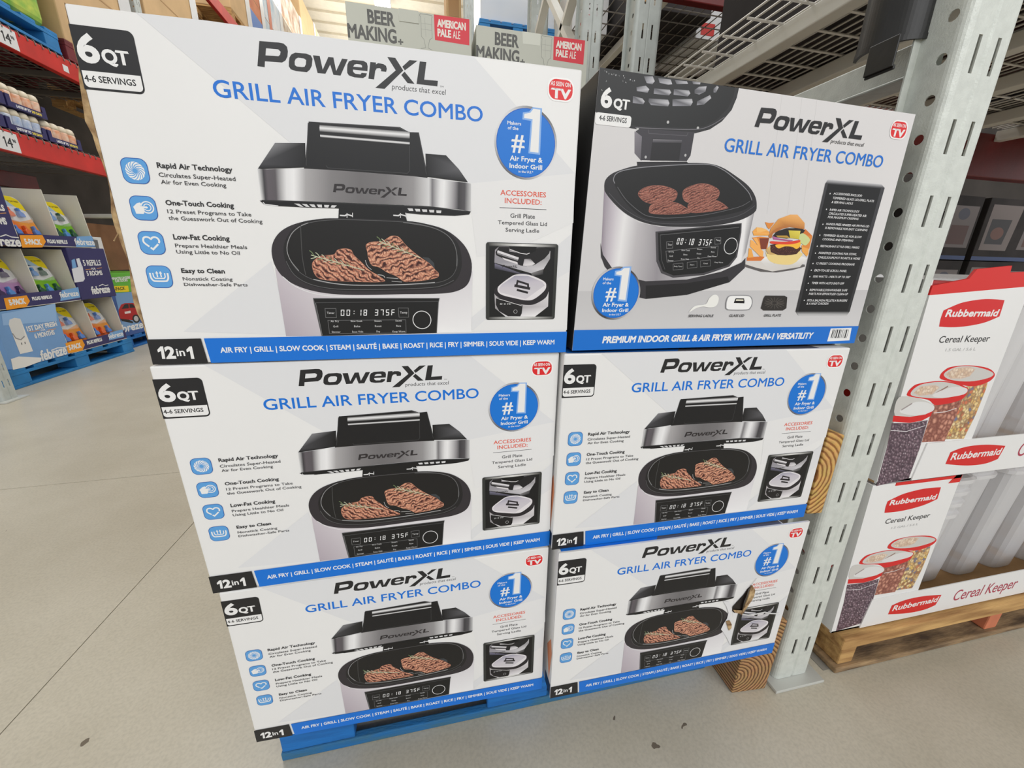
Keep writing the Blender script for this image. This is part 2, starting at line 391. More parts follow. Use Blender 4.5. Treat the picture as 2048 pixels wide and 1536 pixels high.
def shifted(ops, du, dv):
    out = []
    sh = lambda p: (p[0] + du, p[1] + dv)
    for o in ops:
        k = o[0]
        if k in 'pP': out.append((k, o[1], [sh(p) for p in o[2]]) + (([[sh(p) for p in h] for h in o[3]],) if len(o) > 3 else ()))
        elif k in 'lc': out.append((k, o[1], o[2], [sh(p) for p in o[3]]))
        elif k == 't': out.append(('t', o[1], o[2] + du, o[3] + du, o[4] + dv) + o[5:])
        elif k == 's': out.append(('s', o[1], [sh(p) for p in o[2]]))
        elif k == 'e': out.append(('e', o[1], o[2] + du, o[3] + dv, o[4], o[5]))
        else: out.append(o)
    return out

# ------------------------------------------------------------------ printed artwork, in millimetres on each printed face
LOGO=[[[(0.0274,0.1186),(0.1257,0.1226),(0.1507,0.1209),(0.1668,0.1079),(0.1691,0.0877),(0.1632,0.062),(0.1501,0.0417),(0.131,0.0303),(0.0423,0.027),(0.0369,-0.0016),(0.0,0.0)],[(0.0572,0.089),(0.1191,0.0904),(0.1304,0.0809),(0.1257,0.0666),(0.1167,0.0583),(0.0494,0.055)]],[[(0.1674,0.037),(0.1733,0.0585),(0.1846,0.0734),(0.2067,0.0848),(0.2633,0.0863),(0.2883,0.0804),(0.2954,0.065),(0.2877,0.031),(0.2746,0.0107),(0.2573,-0.0025),(0.2001,-0.0033),(0.1727,0.0025),(0.1644,0.0156)],[(0.1983,0.0425),(0.2055,0.0551),(0.2192,0.0623),(0.2496,0.0618),(0.2603,0.0553),(0.2567,0.035),(0.2478,0.0219),(0.2341,0.0194),(0.2061,0.0193),(0.1971,0.0258)]],[[(0.2996,0.0822),(0.3359,0.0824),(0.3448,0.0181),(0.3824,0.0832),(0.4098,0.0833),(0.4181,0.019),(0.4568,0.0829),(0.4878,0.083),(0.4401,-0.0011),(0.4008,-0.0013),(0.3883,0.0469),(0.3574,-0.0003),(0.3151,-0.0011)]],[[(0.4795,0.033),(0.4836,0.0568),(0.4932,0.0735),(0.5158,0.0826),(0.5753,0.0846),(0.5938,0.0763),(0.5968,0.0597),(0.5932,0.0358),(0.5122,0.0355),(0.5128,0.0242),(0.5229,0.0165),(0.5533,0.016),(0.5593,0.0244),(0.5896,0.0251),(0.5831,0.0096),(0.5652,-0.0012),(0.5158,-0.002),(0.4866,0.0044),(0.4789,0.0157)],[(0.5152,0.0498),(0.5217,0.0605),(0.5354,0.0654),(0.5575,0.0649),(0.5652,0.0601),(0.5646,0.0512)]],[[(0.6135,0.083),(0.6456,0.0837),(0.6438,0.0742),(0.6575,0.082),(0.6855,0.0809),(0.7016,0.0732),(0.7052,0.0589),(0.7004,0.0434),(0.6706,0.0433),(0.6724,0.0534),(0.6641,0.0582),(0.6474,0.0551),(0.6379,0.042),(0.6278,-0.0016),(0.5956,-0.0011)]],[[(0.7117,0.1179),(0.7576,0.1181),(0.8005,0.0599),(0.6849,-0.0436),(0.6313,-0.0438),(0.7564,0.0562)]],[[(0.8398,0.1161),(0.8868,0.1175),(0.8094,0.0617),(0.7957,0.0784)]],[[(0.8076,0.0552),(0.8636,-0.0012),(0.8219,-0.0013),(0.7874,0.036)]],[[(0.8999,0.1157),(0.9387,0.1165),(0.922,0.0259),(1.0042,0.028),(1.0,-0.0012),(0.8749,-0.0005)]]]
FRONT_PRINT=[
('p',(224,225,228),[(53.0,0.9),(109.7,0),(200.7,1.2),(350.1,0.9),(468.0,101.5),(342.4,120.1),(319.4,94.6),(292.2,94.0),(178.0,101.7),(163.1,90.6)]),
('p',(231,231,232),[(342.4,119.3),(468.0,101.5),(470,155.1),(387.5,192.3),(352.5,196.9),(346.9,150.7)]),
('p',(224,225,228),[(35.1,279.8),(131.2,205.7),(139.2,285.6)]),
('p',(224,225,228),[(345.8,267.5),(468.2,167.6),(468.9,211.5),(389.0,284.0),(345.7,283.2)]),
('p',(231,231,232),[(362.8,270.8),(468.9,211.5),(470,285.3),(345.6,285.3)]),
('r',(34,34,36),0,14.9,47.1,62.2,5),
('p',(34,34,36),[(0,14.9),(39.1,14.9),(39.1,62.2),(0,62.2)]),
('r',(236,236,236),1.2,47.9,45.9,60.4,3.5),
('p',(236,236,236),[(1.2,47.9),(45.9,47.9),(45.9,51.9),(1.2,51.9)]),
('p',(34,34,36),[(0,43.9),(47.1,43.9),(47.1,47.9),(0,47.9)]),
('t','6',1.6,17.9,42.0,21.3,(236,236,236),2.6,0),
('t','QT',19.1,39.8,41.0,10.7,(236,236,236),1.4,0),
('t','4-6 SERVINGS',1.9,41.1,56.2,5.0,(34,34,36),0.6,0),
('g',144.5,312.4,30.4,19.9,(34,34,36),0),
('t','TM',315.0,318.8,31.1,1.4,(60,60,62),0.1,0),
('t','products that excel',266.7,320.6,37.3,4.7,(60,60,62),0.0,0.12),
('t','GRILL AIR FRYER COMBO',103.4,359.8,58.6,14.0,(18,114,214),0.6,0),
('r',(245,245,245),431.0,9.9,461.5,32.1,9),
('r',(222,40,44),432.6,11.5,459.9,30.5,8),
('t','AS SEEN ON',434.4,457.3,17.8,4.0,(236,236,236),0.45,0),
('t','TV',435.7,457.7,29.4,9.4,(236,236,236),1.9,0),
('e2',(90,92,98),(225,225,228),408.6,75.4,36.150000000000006),
('e',(12,96,196),408.6,75.4,33.95,33.95),
('e',(20,118,214),408.6,75.4,33.150000000000006,33.150000000000006),
('p',(140,180,235),[(414.8,40.0),(425.6,40.2),(425.2,85.3),(411.5,84.7),(413.3,53.1),(403.6,52.4),(404.0,45.9),(411.3,44.3)]),
('p',(236,236,236),[(415.7,41.4),(423.7,41.6),(423.3,83.3),(413.4,83.0),(415.2,51.3),(405.5,51.0),(405.7,47.1),(412.5,45.4)]),
('t','#',392.2,406.6,83.3,17.3,(236,236,236),1.2,0),
('t','Makers',386.9,402.4,58.4,3.4,(236,236,236),0.3,0),
('t','of the',387.4,399.4,63.1,3.3,(236,236,236),0.3,0),
('t','Air Fryer &',390.3,428.3,93.2,5.1,(236,236,236),0.75,0),
('t','Indoor Grill',390.0,428.3,100.5,4.8,(236,236,236),0.75,0),
('t','in the U.S.*',400.6,417.8,104.7,2.4,(236,236,236),0.25,0),
('t','ACCESSORIES',379.9,434.3,128.9,5.5,(226,92,70),0.45,0),
('t','INCLUDED:',385.2,429.2,137.1,5.6,(226,92,70),0.45,0),
('l',(60,60,62),0.6,[(379.1,142.1),(435.4,141.9)]),
('t','Grill Plate',392.0,421.7,152.4,4.7,(60,60,62),0.3,0),
('t','Tempered Glass Lid',377.4,436.8,159.9,4.2,(60,60,62),0.3,0),
('t','Serving Ladle',386.5,427.6,167.7,4.3,(60,60,62),0.3,0),
('r',(40,90,170),13.6,114.7,35.7,136.9,6.5),
('r',(40,90,170),13.6,147.3,35.7,169.4,6.5),
('r',(40,90,170),13.6,179.3,35.7,201.4,6.5),
('r',(40,90,170),13.6,211.9,35.7,234.1,6.5),
('r',(92,160,222),14.2,115.3,35.1,136.3,6),
('r',(92,160,222),14.2,147.9,35.1,168.8,6),
('r',(92,160,222),14.2,179.9,35.1,200.8,6),
('r',(92,160,222),14.2,212.5,35.1,233.5,6),
('fan',(236,236,236),24.7,125.8,8.0),
('ring',(236,236,236),27.9,157.5,5.1,1.0670833333333334),
('ring',(236,236,236),27.9,157.5,3.0,0.8208333333333333),
('p',(92,160,222),[(21.4,156.2),(27.9,156.2),(29.2,157.5),(27.9,159.1),(24.7,159.1),(23.8,163.3),(21.4,163.3)]),
('p',(236,236,236),[(16.0,157.5),(19.7,154.2),(22.6,153.3),(23.7,155.1),(21.9,156.5),(27.6,156.7),(28.4,157.5),(27.6,158.5),(24.7,158.5),(25.2,160.0),(24.5,161.3),(24.2,162.8),(23.4,163.6),(17.3,163.6),(16.8,160.0)]),
('c',(236,236,236),1.6416666666666666,[(22.0,193.8),(18.6,190.7),(17.8,188.4),(18.6,185.8),(20.9,184.7),(23.2,185.3),(24.7,186.6),(26.1,185.3),(28.4,184.7),(30.7,185.8),(31.6,188.2),(30.9,190.2)]),
('l',(236,236,236),1.6416666666666666,[(22.9,194.6),(24.7,196.4),(30.1,191.3)]),
('c',(236,236,236),1.559583333333333,[(16.9,219.2),(17.0,223.8),(18.4,226.6),(20.6,227.3),(28.8,227.3),(30.9,226.6),(32.3,223.8),(32.5,219.2)]),
('l',(236,236,236),1.0670833333333334,[(19.4,219.2),(19.6,223.0),(20.7,224.5),(28.6,224.5),(29.8,223.0),(29.9,219.2)]),
('l',(236,236,236),1.1491666666666664,[(23.0,223.3),(23.0,219.4)]),
('p',(236,236,236),[(21.6,219.7),(23.0,217.3),(24.4,219.7)]),
('l',(236,236,236),1.1491666666666664,[(26.3,223.3),(26.3,219.4)]),
('p',(236,236,236),[(24.9,219.7),(26.3,217.3),(27.7,219.7)]),
('t','Rapid Air Technology',43.7,108.4,122.0,4.8,(40,40,42),0.75,0),
('t','Circulates Super-Heated',43.5,109.9,129.7,3.8,(66,66,68),0.22,0),
('t','Air for Even Cooking',44.1,100.5,135.8,3.6,(66,66,68),0.22,0),
('t','One-Touch Cooking',44.2,104.3,154.7,4.8,(40,40,42),0.75,0),
('t','12 Preset Programs to Take',44.2,119.1,162.0,3.6,(66,66,68),0.22,0),
('t','the Guesswork Out of Cooking',44.0,128.5,168.2,3.7,(66,66,68),0.22,0),
('t','Low-Fat Cooking',44.6,95.1,186.4,5.1,(40,40,42),0.75,0),
('t','Prepare Healthier Meals',44.6,110.2,193.9,3.6,(66,66,68),0.22,0),
('t','Using Little to No Oil',44.5,102.3,199.9,3.6,(66,66,68),0.22,0),
('t','Easy to Clean',45.3,85.2,218.9,4.6,(40,40,42),0.75,0),
('t','Nonstick Coating',45.1,91.2,226.4,3.4,(66,66,68),0.22,0),
('t','Dishwasher-Safe Parts',45.1,104.7,232.0,3.2,(66,66,68),0.22,0),
('p',[(200,192,200),(178,168,178),(224,222,226),(243,243,244),(240,240,242),(214,211,216)],[(134.1,212.7),(135.2,286.5),(224.3,287.2),(299.7,286.0),(345.2,286.0),(347.3,213.2)]),
('p',[(20,20,22),(70,70,74),(130,130,134),(26,26,28),(16,16,18)],[(131.4,117.8),(135.6,112.5),(150.8,93.3),(178.8,91.4),(176.6,113.4)]),
('p',[(22,22,24),(34,34,36),(90,90,94),(20,20,22),(14,14,16)],[(297.7,92.8),(319.5,92.9),(333.1,105.4),(343.0,117.9),(297.6,115.0)]),
('p',(20,20,22),[(129.0,146.6),(151.4,146.6),(271.6,144.4),(345.9,147.5),(344.0,150.9),(327.4,153.0),(289.5,153.1),(272.0,152.1),(270.9,156.0),(205.1,157.5),(205.8,150.7),(175.3,151.2),(144.3,151.0),(132.5,149.9)]),
('p',(24,23,24),[(175.3,111.2),(299.6,112.4),(298.5,116.7),(174.7,115.9)]),
('p',(24,24,26),[(184.4,72.3),(194.6,72.1),(272.4,70.1),(281.7,74.0),(291.7,73.5),(299.0,113.6),(238.4,112.0),(175.8,113.0)]),
('q',[(214,214,216),(60,58,62),(96,90,96),(92,88,92),(228,228,230),(238,238,240),(170,168,170),(128,126,128),(112,110,112),(118,116,118),(150,148,150),(212,212,214),(120,118,122),(228,228,230),(236,236,238),(150,148,152),(64,62,66),(84,82,86),(200,200,202)],[(131.5,117.3),(136.4,117.5),(139.6,117.5),(147.5,116.7),(157.9,115.7),(165.1,115.1),(176.5,114.6),(201.1,114.3),(229.7,114.5),(255.6,114.9),(284.0,115.3),(300.3,116.2),(304.0,116.5),(313.2,117.2),(316.9,117.5),(328.2,118.0),(332.9,118.1),(339.9,118.4),(346.4,119.1)],[(131.0,146.0),(134.6,146.0),(137.8,146.0),(145.0,145.8),(154.7,145.6),(161.6,145.5),(172.7,145.4),(197.8,144.9),(227.1,144.5),(253.5,144.3),(282.5,144.0),(299.2,144.3),(302.9,144.5),(311.4,144.8),(315.2,145.2),(326.6,145.7),(331.8,146.0),(338.7,146.8),(345.8,147.6)]),
('l',(40,40,42),1.2,[(130.9,146.5),(154.7,146.0),(197.8,145.6),(253.5,145.2),(299.2,145.0),(345.4,148.3)]),
('l',(230,230,232),0.8,[(132.0,148.0),(133.3,149.9),(145.9,150.9)]),
('p',(214,214,216),[(161.3,147.9),(166.2,147.9),(170.1,150.8),(166.5,150.6)]),
('p',(214,214,216),[(168.5,147.9),(173.4,147.9),(176.1,150.7),(172.4,150.5)]),
('p',(214,214,216),[(175.7,147.9),(180.7,147.9),(182.1,150.6),(178.4,150.4)]),
('p',(214,214,216),[(183.1,147.9),(188.1,147.8),(188.1,150.5),(184.5,150.3)]),
('p',(214,214,216),[(190.4,147.9),(195.5,147.8),(194.2,150.4),(190.5,150.2)]),
('p',(214,214,216),[(197.9,147.9),(203.0,147.8),(200.3,150.3),(196.6,150.1)]),
('p',(214,214,216),[(275.9,147.4),(281.5,147.4),(282.2,149.9),(277.6,150.0)]),
('p',(214,214,216),[(283.7,147.6),(289.2,147.5),(289.6,150.1),(285.0,150.2)]),
('p',(214,214,216),[(291.4,147.8),(297.0,147.7),(297.1,150.3),(292.4,150.4)]),
('p',(214,214,216),[(299.2,148.0),(304.9,147.9),(304.6,150.5),(299.9,150.6)]),
('p',(214,214,216),[(307.1,148.2),(312.8,148.1),(312.2,150.8),(307.4,150.8)]),
('q',[(110,110,112),(236,236,238),(70,70,72)],[(194.3,74.5),(193.9,77.0),(193.7,80.2)],[(282.3,73.6),(282.1,76.5),(281.9,80.0)]),
('q',[(150,150,152),(232,232,234),(90,90,92)],[(193.7,82.9),(193.7,84.0),(193.8,85.2)],[(281.8,83.2),(281.7,84.4),(281.6,85.5)]),
('l',(70,70,72),0.7,[(195.0,72.6),(270.6,70.5),(280.0,73.8)]),
('l',(58,58,60),0.6,[(183.8,73.4),(177.3,111.8)]),
('l',(58,58,60),0.6,[(291.4,74.2),(297.9,112.7)]),
('l',(66,66,68),0.5,[(196.5,110.6),(197.9,112.6),(277.8,112.9),(280.3,110.3),(281.2,86.7)]),
('g',200.6,275.7,135.1,7.9,(46,42,44),0),
('p',(20,20,21),[(205.2,147.4),(272.3,147.8),(275.1,162.5),(202.6,165.2)]),
('l',(224,224,226),1.3,[(205.1,157.5),(210.3,157.6),(212.5,156.3),(217.6,157.5)]),
('l',(200,200,202),0.9,[(212.6,154.9),(212.1,159.7)]),
('l',(210,210,212),0.8,[(218.2,154.4),(217.8,158.8)]),
('l',(224,224,226),1.3,[(260.4,155.2),(265.8,155.3),(268.1,154.0),(273.5,155.2)]),
('l',(200,200,202),0.9,[(268.2,152.6),(267.9,157.5)]),
('l',(210,210,212),0.8,[(274.0,152.0),(273.8,156.6)]),
('P',(50,46,50),[(203.9,160.4),(270.6,160.2),(298.4,163.2),(317.4,168.5),(331.8,177.9),(341.5,189.4),(346.4,204.5),(344.6,221.1),(337.9,231.4),(323.5,237.4),(301.4,239.4),(266.0,239.9),(228.0,240.8),(195.0,240.3),(170.4,236.8),(152.1,230.3),(140.4,221.4),(134.2,209.2),(133.2,195.4),(137.2,184.2),(145.9,174.7),(160.1,167.5),(180.7,162.5)]),
('c',(226,226,228),0.9,[(140.4,221.4),(151.9,231.8),(170.1,239.4),(194.8,242.7),(227.8,243.4),(265.9,242.2),(315.4,239.8)]),
('P',(33,32,33),[(172.2,164.0),(203.0,160.8),(270.6,160.5),(300.3,164.0),(319.2,170.6),(329.7,181.3),(334.1,193.3),(334.2,209.5),(325.8,225.2),(305.6,233.1),(266.3,235.7),(219.1,236.6),(188.4,235.2),(166.0,230.2),(152.0,220.4),(145.7,207.2),(145.3,191.6),(152.1,177.8),(161.5,169.1)]),
('c',(96,96,98),0.6,[(146.0,205.5),(152.1,219.2),(166.1,228.8),(188.5,233.8),(219.3,234.9),(266.4,233.7),(305.6,231.2),(324.9,223.6)]),
('P',(26,25,25),[(172.7,166.2),(203.8,161.8),(270.6,161.6),(298.4,165.2),(315.4,171.5),(324.8,180.5),(328.9,192.5),(329.0,207.7),(320.9,220.5),(302.8,226.9),(266.6,229.5),(219.6,230.6),(192.6,228.9),(171.0,224.4),(157.3,215.9),(150.1,203.6),(149.0,191.5),(154.5,178.6),(163.0,170.7)]),
('c',(92,92,94),0.55,[(172.7,166.2),(203.8,161.8),(270.6,161.6),(298.4,165.2),(315.4,171.5),(324.8,180.5),(328.9,192.5),(329.0,207.7),(320.9,220.5),(302.8,226.9),(266.6,229.5),(219.6,230.6),(192.6,228.9),(171.0,224.4),(157.3,215.9),(150.1,203.6),(149.0,191.5),(154.5,178.6),(163.0,170.7),(172.7,166.2)]),
('c',(150,150,152),0.7,[(157.4,215.2),(150.1,203.6),(148.6,191.5),(154.2,178.6),(163.0,170.7),(172.7,166.2)]),
('c',(190,190,192),0.7,[(171.1,224.0),(192.7,228.4),(219.7,230.0),(266.7,228.9),(302.8,226.3)]),
('c',(110,110,112),0.8,[(270.5,162.0),(298.4,165.4),(315.4,171.6),(324.8,180.7),(328.9,192.9),(328.6,207.7)]),
('c',(70,70,70),0.8,[(164.9,169.0),(162.7,199.9),(163.8,219.4)]),
('p',(60,64,68),[(289.4,198.1),(297.0,198.8),(302.6,204.4),(303.3,211.9),(298.7,206.3)]),
('s',1,[(171.7,207.6),(175.2,203.0),(181.9,199.0),(194.8,197.4),(199.0,192.7),(206.8,190.9),(213.4,192.4),(215.7,197.5),(223.1,205.1),(231.0,213.6),(240.8,219.8),(244.3,226.2),(198.8,225.8),(181.4,224.3),(174.9,221.4),(171.9,215.2)]),
('s',2,[(229.4,186.5),(235.7,183.3),(246.7,182.2),(253.6,178.2),(257.3,176.4),(263.6,176.7),(267.7,180.0),(271.8,185.3),(280.3,192.9),(289.8,199.9),(297.8,205.3),(304.3,212.5),(307.5,215.8),(305.7,220.7),(290.4,224.2),(275.3,225.6),(267.9,225.6),(259.3,219.6),(249.9,215.7),(241.5,210.3),(233.8,208.1),(230.8,201.1),(229.9,193.4)]),
('l',(196,200,172),0.9,[(171.6,198.5),(225.5,213.7)]),
('l',(120,140,96),0.75,[(174.8,199.4),(172.8,195.8),(170.6,193.9)]),
('l',(196,200,172),0.75,[(177.7,200.2),(174.3,201.5),(171.0,202.2)]),
('l',(196,200,172),0.75,[(180.6,201.0),(178.6,197.6),(176.5,195.8)]),
('l',(120,140,96),0.75,[(183.5,201.8),(180.3,203.0),(177.1,203.6)]),
('l',(196,200,172),0.75,[(186.4,202.7),(184.5,199.4),(182.5,197.7)]),
('l',(196,200,172),0.75,[(189.3,203.5),(186.3,204.5),(183.3,205.1)]),
('l',(120,140,96),0.75,[(192.3,204.3),(190.5,201.2),(188.6,199.6)]),
('l',(196,200,172),0.75,[(195.3,205.2),(192.4,206.1),(189.5,206.5)]),
('l',(196,200,172),0.75,[(198.2,206.0),(196.5,203.1),(194.7,201.5)]),
('l',(120,140,96),0.75,[(201.2,206.9),(198.5,207.6),(195.8,208.0)]),
('l',(196,200,172),0.75,[(204.2,207.7),(202.6,204.9),(200.9,203.5)]),
('l',(196,200,172),0.75,[(207.2,208.5),(204.7,209.2),(202.2,209.5)]),
('l',(120,140,96),0.75,[(210.3,209.4),(208.7,206.8),(207.1,205.4)]),
('l',(196,200,172),0.9,[(243.6,182.3),(287.3,199.1)]),
('l',(120,140,96),0.75,[(246.1,183.3),(243.8,179.6),(241.4,177.7)]),
('l',(196,200,172),0.75,[(248.5,184.2),(244.9,185.5),(241.5,186.2)]),
('l',(196,200,172),0.75,[(250.8,185.1),(248.6,181.6),(246.3,179.8)]),
('l',(120,140,96),0.75,[(253.2,186.0),(249.9,187.2),(246.6,187.8)]),
('l',(196,200,172),0.75,[(255.6,186.9),(253.5,183.6),(251.3,181.9)]),
('l',(196,200,172),0.75,[(258.0,187.8),(254.8,188.9),(251.7,189.5)]),
('l',(120,140,96),0.75,[(260.4,188.8),(258.4,185.6),(256.3,184.0)]),
('l',(196,200,172),0.75,[(262.8,189.7),(259.8,190.6),(256.8,191.1)]),
('l',(196,200,172),0.75,[(265.2,190.6),(263.3,187.7),(261.3,186.1)]),
('l',(120,140,96),0.75,[(267.7,191.6),(264.8,192.3),(262.0,192.8)]),
('l',(196,200,172),0.75,[(270.1,192.5),(268.3,189.7),(266.4,188.2)]),
('l',(196,200,172),0.75,[(272.6,193.4),(269.9,194.1),(267.2,194.5)]),
('l',(120,140,96),0.75,[(275.0,194.4),(273.3,191.8),(271.5,190.4)]),
('c',(200,200,202),0.5,[(227.2,202.7),(229.0,208.9),(233.0,212.8)]),
('c',(190,190,190),0.7,[(239.3,218.3),(244.8,219.0),(247.1,221.4)]),
('l',(190,190,190),0.6,[(248.7,221.4),(261.6,222.4)]),
('l',(180,180,180),0.6,[(254.1,225.3),(265.4,226.1)]),
('p',(92,92,94),[(168.3,244.2),(307.8,244.2),(306.6,249.3),(303.1,286.1),(172.4,287.2),(168.6,249.6)]),
('p',(22,22,23),[(168.9,245.3),(307.0,245.0),(305.8,248.9),(302.3,286.0),(173.2,286.8),(169.7,249.1)]),
('l',(74,74,76),0.7,[(170.4,249.5),(305.9,248.0)]),
('l',(120,120,122),0.5,[(170.4,249.5),(171.5,262.0),(173.4,286.4)]),
('7','00:18 375F',195.4,255.3,264.4,7.1,(232,232,234)),
('l',(120,120,122),0.45,[(179.5,255.9),(191.1,256.0),(190.6,266.4),(179.3,266.2),(179.5,255.9)]),
('t','Timer',181.0,189.2,262.1,2.5,(220,220,222),0.15,0),
('l',(120,120,122),0.45,[(259.7,255.7),(271.0,255.8),(270.8,266.6),(259.8,266.5),(259.7,255.7)]),
('t','Temp',261.2,269.5,262.3,2.6,(220,220,222),0.15,0),
('ring',(226,226,228),286.1,270.0,10.5,0.9),
('l',(112,112,114),0.45,[(181.3,284.6),(181.2,269.2),(267.3,269.7),(266.8,285.4),(181.3,284.6)]),
('t','Air Fry',184.0,192.8,271.4,2.1,(214,214,216),0.12,0),
('t','Slow Cook',205.6,218.4,271.5,2.1,(214,214,216),0.12,0),
('t','Steam',231.7,239.7,271.6,2.2,(214,214,216),0.12,0),
('t','Sauté',255.4,262.6,271.6,2.2,(214,214,216),0.12,0),
('t','Grill',186.1,191.5,277.4,2.1,(214,214,216),0.12,0),
('t','Bake',208.8,215.6,277.6,2.2,(214,214,216),0.12,0),
('t','Roast',231.9,239.3,277.8,2.2,(214,214,216),0.12,0),
('t','Rice',256.0,261.5,277.9,2.2,(214,214,216),0.12,0),
('t','Simmer',184.0,193.4,283.8,2.2,(214,214,216),0.12,0),
('t','Sous Vide',206.0,218.3,284.0,2.2,(214,214,216),0.12,0),
('t','Fry',233.2,237.2,284.2,2.3,(214,214,216),0.12,0),
('t','Keep Warm',251.3,265.8,284.5,2.2,(214,214,216),0.12,0),
('r',(50,52,50),363.3,179.9,452.3,270.9,3),
('q',[(70,70,68),(232,232,230),(70,70,68)],[(366.3,180.7),(407.8,180.7),(450.3,180.7)],[(367.3,183.5),(407.8,183.5),(449.3,183.5)]),
('q',[(70,70,68),(222,222,220),(70,70,68)],[(367.3,267.3),(407.8,267.3),(449.3,267.3)],[(366.3,270.1),(407.8,270.1),(450.3,270.1)]),
('p',(20,20,21),[(367.3,184.6),(448.1,183.8),(448.4,267.6),(367.6,267.2)]),
('p',[(150,146,152),(120,116,122),(60,60,62),(190,188,192),(160,158,162),(210,208,212),(186,184,190),(150,148,156)],[(374.0,188.3),(378.9,184.2),(434.8,184.1),(442.4,188.0),(442.5,196.8),(434.4,210.0),(418.9,214.3),(373.4,202.8)]),
('p',[(120,118,140),(96,94,112),(40,40,46),(30,30,34),(60,60,70)],[(373.8,203.5),(406.2,214.5),(418.9,215.0),(413.8,217.9),(373.8,209.5)]),
('p',[(130,128,130),(100,98,100),(40,40,42),(60,60,62)],[(418.9,214.3),(434.4,209.3),(434.3,215.5),(421.2,217.8)]),
('p',(30,29,31),[(378.9,184.6),(391.0,184.6),(391.5,189.8),(412.9,192.0),(425.2,185.0),(435.5,184.4),(442.0,187.0),(441.1,190.7),(435.4,196.9),(423.0,204.7),(413.4,206.5),(406.0,205.6),(388.4,199.9),(375.5,194.2),(374.8,190.9)]),
('p',[(216,212,216),(170,166,172),(60,58,62),(226,224,226),(170,168,172)],[(408.6,205.6),(410.2,198.1),(417.5,197.3),(423.7,203.3),(417.1,206.8)]),
('l',(220,218,222),2.6,[(376.9,189.9),(402.9,197.6)]),
('l',(140,138,142),1.3,[(376.9,192.2),(402.2,199.6)]),
('p',(14,14,15),[(391.0,184.3),(425.1,183.7),(423.8,188.4),(415.2,192.6),(405.6,192.2),(391.8,187.9)]),
('l',(225,223,226),0.8,[(391.8,187.2),(405.6,191.5),(412.9,192.3),(416.6,190.9)]),
('p',[(222,218,222),(222,218,222),(222,218,222),(222,218,222)],[(382.6,196.7),(401.5,201.7),(402.3,204.3),(385.5,199.3)]),
('g',383.1,401.4,208.0,2.7,(44,40,42),0),
('p',[(190,186,190),(150,146,150),(220,218,222),(240,238,240),(200,196,200),(226,224,226)],[(373.7,236.9),(374.7,256.6),(388.0,267.1),(426.1,267.4),(442.7,254.7),(442.5,235.9)]),
('P',(38,34,38),[(373.7,234.8),(378.0,229.9),(390.2,220.2),(400.4,215.9),(417.4,216.4),(436.6,223.2),(441.8,228.8),(442.6,235.2),(439.0,243.8),(427.0,251.0),(417.2,252.8),(401.2,250.9),(384.8,246.0),(375.2,241.0)]),
('P',(226,222,226),[(377.6,232.7),(380.5,228.5),(391.7,220.2),(400.4,216.1),(416.7,216.3),(435.0,223.2),(439.1,228.8),(436.4,235.9),(423.8,245.6),(413.2,247.0),(399.6,244.5),(384.7,241.0),(378.8,237.5)]),
('p',[(206,200,208),(196,192,202),(160,158,176),(170,168,184),(200,194,204),(200,196,204),(210,206,212),(206,202,208)],[(379.1,233.4),(382.3,228.5),(399.0,217.3),(415.2,217.5),(433.6,224.3),(437.2,228.8),(413.1,245.6),(381.0,237.5)]),
('p',(28,26,28),[(375.6,244.9),(378.1,243.5),(409.6,253.1),(408.7,263.2),(406.9,266.9),(391.0,266.6),(379.8,260.2),(375.6,252.3)]),
('l',(40,36,40),2.4,[(401.1,229.8),(402.4,223.8),(415.6,227.6),(416.1,233.2)]),
('l',(40,36,40),3.2,[(398.5,229.1),(418.4,232.8)]),
('l',(30,28,30),2.6,[(401.6,234.3),(415.9,237.8)]),
('l',(226,224,226),0.6,[(376.7,244.5),(408.8,253.8)]),
('7','00:18 375F',380.8,394.9,252.4,2.0,(226,226,228)),
('ring',(200,200,202),400.5,260.8,2.2,0.4),
('p',(34,34,36),[(0,287.4),(50.4,287.4),(52.6,315),(0,315)]),
('p',(18,114,214),[(53.3,287.4),(470,287.4),(470,315),(55.5,315)]),
('t','2',13.9,23.3,309.2,13.8,(236,236,236),2.0,0),
('t','in',24.4,32.4,306.3,8.6,(236,236,236),1.0,0),
('p',(236,236,236),[(11.0,295.2),(13.4,295.2),(12.9,309.0),(9.9,308.9),(10.5,300.2),(7.5,301.6),(7.4,298.8)]),
('p',(236,236,236),[(38.0,295.9),(40.4,295.9),(40.3,309.9),(37.2,309.8),(37.5,300.9),(34.5,302.3),(34.4,299.5)]),
('t','AIR FRY | GRILL | SLOW COOK | STEAM | SAUTÉ | BAKE | ROAST | RICE | FRY | SIMMER | SOUS VIDE | KEEP WARM',66.9,453.6,303.9,6.1,(236,236,236),0.85,0),
]
